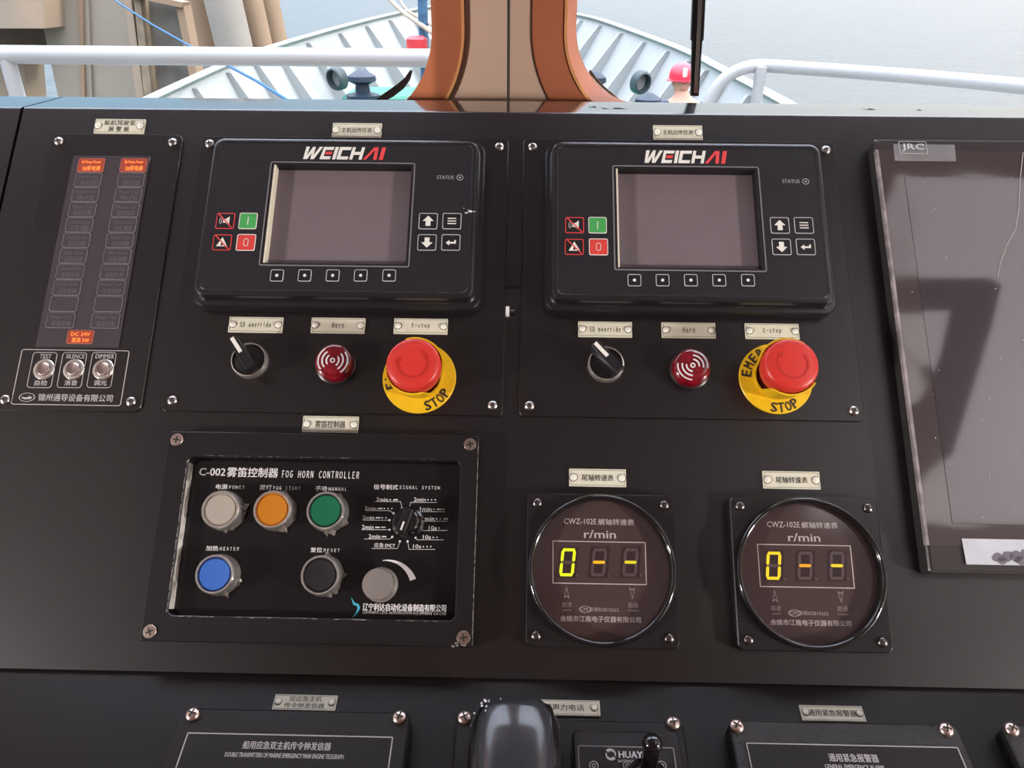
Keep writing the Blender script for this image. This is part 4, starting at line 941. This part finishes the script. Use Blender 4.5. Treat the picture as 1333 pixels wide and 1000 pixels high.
# rails
zl = W(300, 73.5, 2.6).z; DK = -.55
lr0 = W(-260, 73, 2.6); lr1 = W(640, 74, 2.6)
t = thing('handrail', Matrix.Translation((lr0.x, 2.6, DK)), 'straight white tube handrail outside the left window', 'handrail')
m = MB(); m.tube([(0, 0, zl - DK), (lr1.x - lr0.x, 0, zl - DK)], .0275, 20); m.build('top_rail', WP, t)
for px in (16, 700):
    x = W(px, 100, 2.6).x
    if px == 700: x = lr1.x - .06
    m = MB().tube([(x - lr0.x, 0, 0), (x - lr0.x, 0, zl - DK)], .024, 16); m.build('post', WP, t)
zr = W(1100, 93, 3.3).z; zr = CAM.z - .36
pts = [WZ(1400, 121, zr), WZ(1333, 112, zr), WZ(1180, 98.5, zr), WZ(1010, 86.5, zr), WZ(992, 85.5, zr), WZ(975, 86.5, zr)]
pts = [Vector((p.x, p.y, zr)) for p in pts]
e = pts[-1]; Yb = e.y
pts += [W(957, 93, Yb), W(942, 103, Yb + .0), W(930, 118, Yb), W(921, 136, Yb), W(916, 160, Yb), W(914, 220, Yb)]
t = thing('curved_handrail', Matrix.Translation((pts[0].x, pts[0].y, DK)), 'white tube handrail with curved end outside the right window', 'handrail')
def smooth_path(P_, it=2):
    for _ in range(it):
        Q = [P_[0]]
        for a, b in zip(P_, P_[1:]): Q += [a * .75 + b * .25, a * .25 + b * .75]
        P_ = Q + [P_[-1]]
    return P_
o_ = Vector((pts[0].x, pts[0].y, DK))
MB().tube([p - o_ for p in smooth_path(pts)], .0285, 18).build('top_rail', WP, t)
p = WZ(991, 87, zr); MB().tube([Vector((p.x, p.y, DK)) - o_, p - o_], .026, 18).build('post', WP, t)

# bow of the ship
def hp(px, py, Y): return W(px, py, Y)
topL = [hp(60, 200, 7.6), hp(209, 127, 9.0), hp(304, 83, 11.0), hp(361, 62, 12.4), hp(450, 36, 14.6), hp(512, 20.5, 16.2), hp(570, 9, 17.4), hp(625, 2, 18.2)]
topR = [hp(1240, 260, 6.2), hp(1085, 178, 7.4), hp(1012, 133, 9.0), hp(942, 96, 11.0), hp(899, 72, 12.4), hp(837, 48, 14.4), hp(776, 26, 16.4), hp(750, 21, 17.0), hp(700, 8, 18.0), hp(640, 2, 18.4)]
topL = smooth_path(topL, 2); topR = smooth_path(topR, 2)
DZ = -1.25                                   # foredeck height (world), about 2.7 m under the eye
bow = thing('ship_bow', Matrix.Translation((0, 12, DZ)), 'white bow bulwark of the ship ahead of the wheelhouse windows', 'ship bow')
O_ = Vector((0, 12, DZ))
def deckz(y): return DZ + max(0, (y - 8)) * .085
def inner(p):                                # foot of the bulwark, inboard of its rim
    s = -1 if p.x < -.2 else 1
    return Vector((p.x - s * min(.75, abs(p.x + .4) * .6), p.y - .35, deckz(p.y)))
for nm, tp, lab in (('port_bulwark', topL, None), ('starboard_bulwark', topR, None)):
    rg = []
    for p in tp:
        q = inner(p); s = 1 if nm[0] == 's' else -1
        outw = Vector((s * .12, .05, 0))
        rg.append([tuple(q - O_), tuple(p - O_ - Vector((0, 0, .02))), tuple(p + Vector((-s * .06, 0, .04)) - O_), tuple(p + outw + Vector((0, 0, .04)) - O_), tuple(p + outw - O_ - Vector((0, 0, .06))), tuple(q + Vector((s * .2, .15, -1.2)) - O_)])
    MB().ringloft(rg) if False else None
    m = MB().loft(rg, True, True, True); m.build(nm, WP2, bow, ang=30)
    # bulwark stays: triangular brackets every half metre or so
    acc = 0; last = tp[0]
    for p, pn in zip(tp, tp[1:]):
        acc += (pn - p).length
        if acc < .62 or p.y > 17.3 or p.y < 8.5: continue
        acc = 0; q = inner(p); s = 1 if nm[0] == 's' else -1
        inn = (Vector((0 * s, 9, 0)) - Vector((p.x, p.y, 0))); inn = Vector((-s, -.35, 0)).normalized()
        tdir = (pn - p).normalized() * .03
        a0 = p + inn * .10 - Vector((0, 0, .05)); a1 = p - Vector((0, 0, .05)); a2 = q; a3 = q + inn * .38
        MB().loft([[tuple(v - tdir - O_) for v in (a0, a1, a2, a3)], [tuple(v + tdir - O_) for v in (a0, a1, a2, a3)]]).build('bulwark_stay', WP2, bow, smooth=False)
dk = MB(); ys = [6.5, 8, 9.5, 11, 12.5, 14, 15.5, 17, 18.2]
def edge(tp, y):
    for a, b in zip(tp, tp[1:]):
        if (a.y - y) * (b.y - y) <= 0 and a.y != b.y: f = (y - a.y) / (b.y - a.y); return inner(a + (b - a) * f).x
    return inner(tp[0]).x if y < tp[0].y else inner(tp[-1]).x
dk.loft([[(edge(topL, y) - .1, y - O_.y, deckz(y) - O_.z + .02), (edge(topR, y) + .1, y - O_.y, deckz(y) - O_.z + .02), (edge(topR, y) + .1, y - O_.y, deckz(y) - O_.z - .1), (edge(topL, y) - .1, y - O_.y, deckz(y) - O_.z - .1)] for y in ys])
dk.build('foredeck', GRN, bow, ang=30)
# fairlead rings in the bulwark
for (px, py, Y, w_, lab, sgn) in ((440, 102, 9.6, 27, 'black oval fairlead ring in the white bulwark left of the pillar', -1), (833, 107, 9.6, 27, 'black oval fairlead ring in the white bulwark right of the pillar', 1)):
    c = W(px, py, Y); rr_ = w_ / 2 / 1000 * (Y * 1.0) * .86
    t = thing('fairlead', Matrix.Translation(c) @ Matrix.Rotation(R(18 * sgn), 4, 'Z') @ Matrix.Rotation(R(20 * sgn), 4, 'Y') @ Matrix.Rotation(PI / 2, 4, 'X'), lab, 'fairlead', 'mooring fairleads')
    m = MB(); prof = [(rr_ * 1.0, -.05), (rr_ * 1.02, .05), (rr_ * .92, .10), (rr_ * .78, .11), (rr_ * .70, .06), (rr_ * .68, -.05)]
    m.ringloft([[(r_ * math.cos(2 * PI * i / 36) * .92, r_ * math.sin(2 * PI * i / 36) * 1.18, z) for i in range(36)] for r_, z in prof]); m.build('ring', mat('fairlead_black', (.03, .045, .05), .45), t)
    m = MB(); m.loft([[(rr_ * .70 * math.cos(2 * PI * i / 36) * .92, rr_ * .70 * math.sin(2 * PI * i / 36) * 1.18, z) for i in range(36)] for z in (-.04, .0)]); m.build('hawse_plate', WP2, t)
# bollards
def bollard(px, py, Y, s, label):
    c = W(px, py, Y); base = deckz(Y) + .02; Ht = c.z - base
    t = thing('bollard', Matrix.Translation((c.x, Y, base)), label, 'bollard', 'mooring bollards on the foredeck')
    MB().lathe([(s * 1.5, 0), (s * 1.5, .03), (s, .05), (s * .95, Ht - .38), (s * 1.12, Ht - .33), (s * 1.12, Ht - .27), (s * .5, Ht - .24), (s * .45, Ht - .16), (s * .95, Ht - .12), (s * .9, Ht - .07), (s * .3, Ht - .01), (1e-5, Ht)], 28).build('post', NAVY, t)
    MB().tube([(s * 1.2, 0, Ht - .5), (s * 1.5, -.05, Ht - .7), (s * 1.6, -.05, Ht - 1.2)], .05, 10).build('strap', mat('strap_orange', (.55, .25, .12), .6), t)
bollard(470, 90, 9.2, .17, 'dark navy bollard standing beside the left fairlead')
bollard(776, 92, 9.4, .13, 'dark navy bollard seen at the corner of the right window')
bollard(845, 120, 9.0, .16, 'low dark navy bollard in front of the red-helmeted person')
# dark mast foot at the left window's edge, with stay ropes
c0 = W(552, 64, 13.0); c1 = W(549, -30, 13.0)
o = MB().tube([Vector((0, 0, deckz(13) - c0.z)), Vector((0, 0, 0)), c1 - c0], .075, 16).build('jackstaff', mat('mast_blue', (.05, .12, .22), .5, noise=.5, nscale=9)); o.location = c0
tag(o, 'dark blue mast at the right edge of the left window', 'mast')
o = MB().lathe([(.16, -.15), (.16, .12), (.1, .16), (1e-5, .16)], 20).build('lantern', mat('lantern_red', (.55, .03, .04), .4)); o.location = W(543, 62, 12.6); tag(o, 'small red drum beside the dark blue mast', 'drum')
def rope(P_, r, m_, name, lab, sag=0, cat='rope'):
    pts = []
    for a, b in zip(P_, P_[1:]):
        for k in range(10): f = k / 10; pts.append(a + (b - a) * f - Vector((0, 0, sag * 4 * f * (1 - f))))
    pts.append(P_[-1]); o0 = pts[0]
    o = MB().tube([p - o0 for p in pts], r, 8).build(name, m_); o.location = o0; tag(o, lab, cat); return o
HEMP = mat('hemp', (.42, .34, .25), .8, noise=.3, nscale=20)
rope([W(500, -8, 14), W(523, 15, 13.5), W(562, 42, 12.6), W(600, 64, 12)], .035, HEMP, 'hemp_rope', 'thick tan rope over the bulwark at the top of the left window')
rope([W(512, -12, 14.1), W(530, 14, 13.6), W(562, 33, 12.9), W(602, 60, 12.1)], .022, HEMP, 'hemp_rope', 'thin tan rope beside the thick one at the left window')
BLR = mat('blue_rope', (.02, .12, .28), .6, noise=.3, nscale=40)
rope([W(140, -14, 15), W(152, 2, 14.5), W(198, 32, 13), W(249, 61, 11), W(294, 84, 9.2), W(335, 106, 7.8), W(372, 129, 6.8), W(420, 160, 6.2)], .014, BLR, 'mooring_line', 'thin blue mooring line running down across the pier and bulwark')
# green winch base
o = MB().plate(1.1, .9, 0, .34, .1, .03).build('hatch_cover', mat('hatch_green', (.035, .20, .13), .5, noise=.15, nscale=4)); p = W(512, 119, 9.9); o.location = (p.x, 9.9, p.z - .34); tag(o, 'green hatch cover behind the curled rubber strip of left window', 'hatch')

# pier
SEA = -2.6
CON = mat('pier_concrete', (.36, .26, .18), .85, noise=.28, nscale=.6, bump=.6, bscale=3, col2=(.26, .22, .17))
CON2 = mat('pier_slab', (.33, .285, .225), .8, noise=.2, nscale=.35, bump=.3, bscale=5)
PILE = mat('pile_concrete', (.30, .205, .13), .75, noise=.12, nscale=.5, bump=.3, bscale=2)
t = thing('concrete_pier', Matrix.Translation((W(140, 60, 22).x, 22, SEA)), 'weathered concrete pier wall outside at the upper left', 'pier')
def slabq(name, quad, Y, thick, m_, par):
    q = [W(x, y, Y) - par.matrix_world.translation for x, y in quad]
    return MB().loft([[tuple(p) for p in q], [tuple(p + Vector((0, thick, 0))) for p in q]]).build(name, m_, par, smooth=False)
slabq('wall_panel', [(36, -60), (113, -60), (124, 240), (100, 240)], 22, 1.2, CON2, t)
slabq('wall_panel', [(111, -60), (150, -60), (216, 240), (124, 240)], 22.1, 1.2, CON2, t)
slabq('wall_panel', [(150, -60), (180, -60), (225, 240), (200, 240)], 22.3, 1.2, CON2, t)
slabq('wall_cap', [(-120, -60), (52, -60), (58, 37), (-120, 37)], 21, 3, CON, t)
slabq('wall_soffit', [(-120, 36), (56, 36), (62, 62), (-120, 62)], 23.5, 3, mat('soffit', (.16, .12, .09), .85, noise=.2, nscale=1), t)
slabq('joint_strip', [(100, -60), (106, -60), (113, 240), (109, 240)], 21.9, .3, PILE, t)
slabq('fender_beam', [(160, -20), (168, -22), (202, 240), (190, 240)], 21.5, .5, CON, t)
slabq('fender_beam', [(172, -20), (180, -20), (212, 240), (200, 240)], 21.4, .5, mat('timber_fender', (.30, .235, .16), .8, noise=.4, nscale=2), t)
slabq('fender_beam', [(228, 2), (238, 4), (268, 160), (258, 160)], 21.3, .5, PILE, t)
slabq('fender_beam', [(166, -5), (188, -7), (238, 3), (236, 10)], 21.2, .5, PILE, t)
slabq('fender_face', [(176, -10), (232, 2), (262, 200), (206, 200)], 21.9, .4, mat('stained_concrete', (.24, .22, .19), .85, noise=.55, nscale=.9, bump=.5, bscale=4), t)
slabq('footing', [(-40, 84), (31, 84), (38, 160), (-40, 160)], 23.0, 1, CON, t)
# piles
for (xa, xb, yb, Y, lab) in ((236, 271, 60, 48, 'tan round pile half hidden by the fender beams, leftmost of the four'), (271, 318, 66, 46, 'thick pale bluish round pile, second from the left'), (315, 345, 63, 48, 'slimmer tan round pile between the thick pale pile and the outer one'), (336, 366, 59, 50, 'outermost tan round pile, rightmost of the four')):
    a = W(xa, 30, Y); b = W(xb, 30, Y); r = (b.x - a.x) / 2; c = (a + b) / 2
    o = thing('pier_pile', Matrix.Translation((c.x, Y, SEA - 1)), lab, 'pile', 'round concrete piles')
    lean = -.10
    MB().loft([[(r * math.cos(2 * PI * i / 32) + lean * (z - 4), r * math.sin(2 * PI * i / 32), z) for i in range(32)] for z in (0, 3, 6, 12)]).build('shaft', PILE if xb != 318 else mat('pile_pale', (.29, .26, .22), .75, noise=.12, nscale=.5, bump=.3, bscale=2), o)
    zt = .9
    MB().ring([(r * 1.02, zt), (r * 1.02, zt + .5), (r * .98, zt + .5), (r * .98, zt)], 32, cx=lean * (zt - 4)).build('tide_band', mat('tide_dark', (.10, .08, .06), .7), o)

# sea
m = bpy.data.materials.new('sea_water'); m.use_nodes = True; n = m.node_tree; b = n.nodes['Principled BSDF']
b.inputs['Base Color'].default_value = (.10, .105, .10, 1); b.inputs['Roughness'].default_value = .12; b.inputs['IOR'].default_value = 1.33
tcn = n.nodes.new('ShaderNodeTexCoord'); mp = n.nodes.new('ShaderNodeMapping'); mp.inputs['Scale'].default_value = (.38, 1.0, 1)
n1 = n.nodes.new('ShaderNodeTexNoise'); n1.inputs['Scale'].default_value = .45; n1.inputs['Detail'].default_value = 7; n1.inputs['Roughness'].default_value = .62
n.links.new(tcn.outputs['Object'], mp.inputs[0]); n.links.new(mp.outputs[0], n1.inputs['Vector'])
bp = n.nodes.new('ShaderNodeBump'); bp.inputs['Strength'].default_value = 1; bp.inputs['Distance'].default_value = 1.3
n.links.new(n1.outputs['Fac'], bp.inputs['Height']); n.links.new(bp.outputs[0], b.inputs['Normal'])
o = MB().add([(-3000, -200, 0), (3000, -200, 0), (3000, 4000, 0), (-3000, 4000, 0)], [(0, 1, 2, 3)]).build('sea', m, smooth=False); o.location = (0, 0, SEA); tag(o, kind='structure')
# hull and house sides below, so the deck does not float
h = thing('deckhouse', Matrix.Translation((0, 3, SEA)), 'white side deck and deckhouse front below the wheelhouse windows', 'deckhouse')
MB().box(-3.4, -6, 0, 3.4, .6 - 0, DK - SEA).build('side_deck', WP2, h, smooth=False)
MB().box(-2.6, .2, 0, 2.6, 2.9, DZ - SEA - .2).build('lower_hull', WP2, h, smooth=False)

# =================================================================== deckhand in a red helmet
hc = W(888, 101, 8.2)                         # centre of the helmet
PB = Vector((hc.x - .02, 8.2, 0))
t = thing('person', Matrix.Translation((hc.x, 8.2, deckz(8.2) + .02)), 'person in a red safety helmet bending over a mooring line on the foredeck', 'person')
Z0 = deckz(8.2) + .02; hz = hc.z - Z0         # helmet centre above the deck
SK = mat('skin', (.50, .26, .18), .5, noise=.08, nscale=20); CLO = mat('navy_overalls', (.035, .05, .10), .8, noise=.2, nscale=15)
def skin_body(name, V, E, Rr, m_, par, root=0, lvl=2):
    me = bpy.data.meshes.new(name); me.from_pydata(V, E, []); o = bpy.data.objects.new(name, me); COL.objects.link(o); me.materials.append(m_)
    md = o.modifiers.new('skin', 'SKIN'); md.use_smooth_shade = True
    for i, r in enumerate(Rr): me.skin_vertices[0].data[i].radius = (r, r); me.skin_vertices[0].data[i].use_root = (i == root)
    s = o.modifiers.new('sub', 'SUBSURF'); s.levels = lvl; s.render_levels = lvl
    o.parent = par; return o
hs = hz - .16
V = [(0.06, -.30, hz - .62), (.04, -.18, hz - .45), (.02, -.08, hz - .30), (.0, -.03, hz - .17), (0, 0, hz - .07),      # pelvis, waist, chest, neck, head
     (-.19, -.06, hz - .29), (-.36, .02, hz - .34), (-.52, .14, hz - .27),  # left arm reaching
     (.20, -.06, hz - .29), (.26, .06, hz - .50), (.10, .24, hz - .52),
     (-.05, -.28, hz - .68), (-.08, .02, (hz - .7) * .52), (-.10, -.12, .10), (-.10, .02, .05),
     (.16, -.28, hz - .68), (.20, .04, (hz - .7) * .52), (.22, -.12, .10), (.22, .02, .05)]
E_ = [(0, 1), (1, 2), (2, 3), (3, 4), (2, 5), (5, 6), (6, 7), (2, 8), (8, 9), (9, 10), (0, 11), (11, 12), (12, 13), (13, 14), (0, 15), (15, 16), (16, 17), (17, 18)]
Rr = [.15, .14, .15, .06, .085, .07, .05, .035, .07, .05, .035, .09, .065, .045, .04, .09, .065, .045, .04]
skin_body('body', V, E_, Rr, SK, t)
V2 = V[:3] + [V[5]] + [V[8]] + V[11:14] + V[15:18] + [(V[5][0] * .55 + V[6][0] * .45, -.02, hz - .31), (V[8][0] * .5 + V[9][0] * .5, 0, hz - .38)]
skin_body('overalls', V2, [(0, 1), (1, 2), (2, 3), (2, 4), (0, 5), (5, 6), (6, 7), (0, 8), (8, 9), (9, 10), (3, 11), (4, 12)], [.175, .165, .175, .09, .09, .11, .085, .065, .11, .085, .065, .066, .066], CLO, t)
hd = MB().loft([[(.083 * k * math.cos(2 * PI * i / 24), .1 * k * math.sin(2 * PI * i / 24) + .0, z) for i in range(24)] for k, z in ((.3, -.175), (.62, -.165), (.82, -.13), (.95, -.08), (1, -.02), (.98, .03))]); h_ = hd.build('head', SK, t, ang=80); put(h_, 0, 0, hz)
fcx = MB(); fcx.loft([[(-.012, -.095, -.045), (.012, -.095, -.045), (.0, -.09, -.01)], [(-.008, -.12, -.072), (.008, -.12, -.072), (0, -.112, -.06)]]); fcx.build('nose', SK, h_)
for s_ in (-1, 1):
    e_ = MB().lathe([(.01, 0), (.008, .005), (1e-5, .006)], 10).build('eye', SLOT, h_); e_.matrix_local = Matrix.Translation((s_ * .032, -.088, -.035)) @ Matrix.Rotation(PI / 2, 4, 'X')
    e_ = MB().lathe([(.028, -.008), (.03, .004), (.018, .01), (1e-5, .008)], 12).build('ear', SK, h_); e_.matrix_local = Matrix.Translation((s_ * .083, 0, -.05)) @ Matrix.Rotation(s_ * PI / 2, 4, 'Y')
MB().box(-.022, -.093, -.105, .022, -.075, -.098).build('mouth', mat('lips', (.40, .14, .12), .5), h_, smooth=False)
hm = MB().lathe([(.150, -.028), (.152, -.020), (.132, -.012), (.130, .03), (.118, .075), (.085, .115), (.045, .135), (1e-5, .142)], 36); ho = hm.build('helmet', mat('helmet_red', (.62, .02, .045), .3, coat=.4), t, ang=50); put(ho, 0, 0, hz)
MB().box(-.02, -.135, .02, .02, -.112, .10).build('helmet_badge', WHITE, ho, smooth=False)
for i, (ax, ay, s_) in enumerate(((-.52, .14, -1), (.10, .24, 1))):
    zz = hz - (.27 if i == 0 else .52)
    for f in range(5):
        a = (f - 1.6) * .28; dx, dy = (-math.cos(a) if i == 0 else math.sin(a)), (math.sin(a) * .7 + .3 if i == 0 else math.cos(a))
        l_ = (.07, .085, .09, .085, .065)[f]
        MB().tube([(ax, ay, zz), (ax + dx * l_ * .6, ay + dy * l_ * .6, zz + .01), (ax + dx * l_, ay + dy * l_, zz - .015), (ax + dx * l_ * 1.1, ay + dy * l_ * 1.1, zz - .045)], [.018, .011, .0095, .007], 8).build('finger', SK, t)
bpy.context.view_layer.update()

# =================================================================== the photographer, mirrored in the left tachometer
CX, CY, CZ = CAM
t = thing('person', Matrix.Translation((.09, -.42, 0)), 'person in a red jacket photographing the console, seen mirrored in the left tachometer', 'person')
def rel(x, y, z): return (x - .09, y + .42, z)
J = [rel(.09, -.44, .92), rel(.09, -.43, 1.08), rel(.09, -.41, 1.26), rel(.09, -.37, 1.38),
     rel(-.10, -.40, 1.37), rel(-.20, -.26, 1.15), rel(-.18, -.10, 1.37),
     rel(.28, -.40, 1.37), rel(.37, -.26, 1.15), rel(.14, -.10, 1.38)]
skin_body('jacket', J, [(0, 1), (1, 2), (2, 3), (2, 4), (4, 5), (5, 6), (2, 7), (7, 8), (8, 9)], [.165, .160, .170, .085, .085, .060, .045, .085, .060, .045], mat('jacket_red', (.42, .025, .022), .75, noise=.25, nscale=12), t)
H_ = [rel(.09, -.44, .90), rel(.09, -.41, 1.26), rel(.09, -.37, 1.44), rel(.09, -.34, 1.52), rel(-.10, -.40, 1.36), rel(-.20, -.26, 1.15), rel(-.165, -.045, 1.44), rel(-.150, -.020, 1.475), rel(.28, -.40, 1.36), rel(.37, -.26, 1.15), rel(.085, -.045, 1.44), rel(.065, -.020, 1.475)]
skin_body('body', H_, [(0, 1), (1, 2), (2, 3), (1, 4), (4, 5), (5, 6), (6, 7), (1, 8), (8, 9), (9, 10), (10, 11)], [.12, .12, .055, .07, .055, .045, .028, .026, .055, .045, .028, .026], SK, t)
T_ = [rel(.09, -.44, .94), rel(0.0, -.44, .84), rel(-.01, -.43, .48), rel(-.02, -.46, .09), rel(-.02, -.33, .05), rel(.18, -.44, .84), rel(.19, -.43, .48), rel(.20, -.46, .09), rel(.20, -.33, .05)]
skin_body('trousers', T_, [(0, 1), (1, 2), (2, 3), (3, 4), (0, 5), (5, 6), (6, 7), (7, 8)], [.15, .105, .075, .055, .045, .105, .075, .055, .045], CLO, t)
hd = MB().loft([[(.078 * k * math.cos(2 * PI * i / 28), .096 * k * math.sin(2 * PI * i / 28) + dy, z) for i in range(28)] for k, z, dy in ((.35, -.125, .03), (.62, -.115, .025), (.80, -.085, .012), (.94, -.04, .004), (1, .01, 0), (.97, .06, 0), (.78, .10, -.004), (.4, .125, -.006))])
h_ = hd.build('head', SK, t, ang=80); put(h_, *rel(.09, -.33, 1.63))
hr = MB().loft([[(.084 * k * math.cos(2 * PI * i / 28), .100 * k * math.sin(2 * PI * i / 28) + dy, z) for i in range(28)] for k, z, dy in ((.92, -.01, -.030), (1.02, .03, -.014), (1.0, .07, -.006), (.80, .112, -.006), (.4, .137, -.006))]); hr.build('hair', mat('dark_hair', (.012, .010, .009), .6, bump=.4, bscale=200), h_, ang=80)
MB().loft([[(-.012, .094, -.035), (.012, .094, -.035), (0, .092, .015)], [(-.007, .118, -.028), (.007, .118, -.028), (0, .100, .012)]]).build('nose', SK, h_)
MB().box(-.022, .082, -.070, .022, .094, -.063).build('mouth', mat('lips', (.4, .14, .12)), h_, smooth=False)
for s_ in (-1, 1):
    e_ = MB().lathe([(.011, 0), (.008, .004), (1e-5, .006)], 12).build('eye', SLOT, h_); e_.matrix_local = Matrix.Translation((s_ * .030, .088, .008)) @ Matrix.Rotation(-PI / 2, 4, 'X')
    e_ = MB().lathe([(.028, -.006), (.030, .004), (.018, .008), (1e-5, .006)], 14).build('ear', SK, h_); e_.matrix_local = Matrix.Translation((s_ * .077, -.005, -.005)) @ Matrix.Rotation(s_ * PI / 2, 4, 'Y')
# fingers curl round the phone's ends
for s_, px_ in ((-1, -.150), (1, .062)):
    for f in range(4):
        zf_ = 1.500 - f * .017; l_ = (.85, 1, .95, .75)[f]
        ee = -s_
        MB().tube([rel(px_ + s_ * .004, -.022, 1.478 - f * .004), rel(px_ + s_ * .016, -.028 , zf_), rel(px_ + s_ * .014, -.010, zf_ + .004), rel(px_ + ee * .018 * l_, -.004, zf_ + .006)], [.010, .009, .008, .0065], 8).build('finger', SK, t)
    MB().tube([rel(px_, -.020, 1.468), rel(px_ + ee * .014, -.040, 1.478), rel(px_ + ee * .034, -.034, 1.492)], [.011, .010, .0085], 8).build('thumb', SK, t)
ph = thing('mobile_phone', Matrix.Translation((-.045, -.018, 1.5)) @ CR.to_4x4(), 'dark mobile phone held by the person in the red jacket', 'phone')
MB().plate(.19, .078, .002, .010, .008, .001).build('body', BLK, ph)
MB().plate(.182, .072, .010, .0104, .006, .0001).build('screen', GLOSS, ph)
bpy.context.view_layer.update()
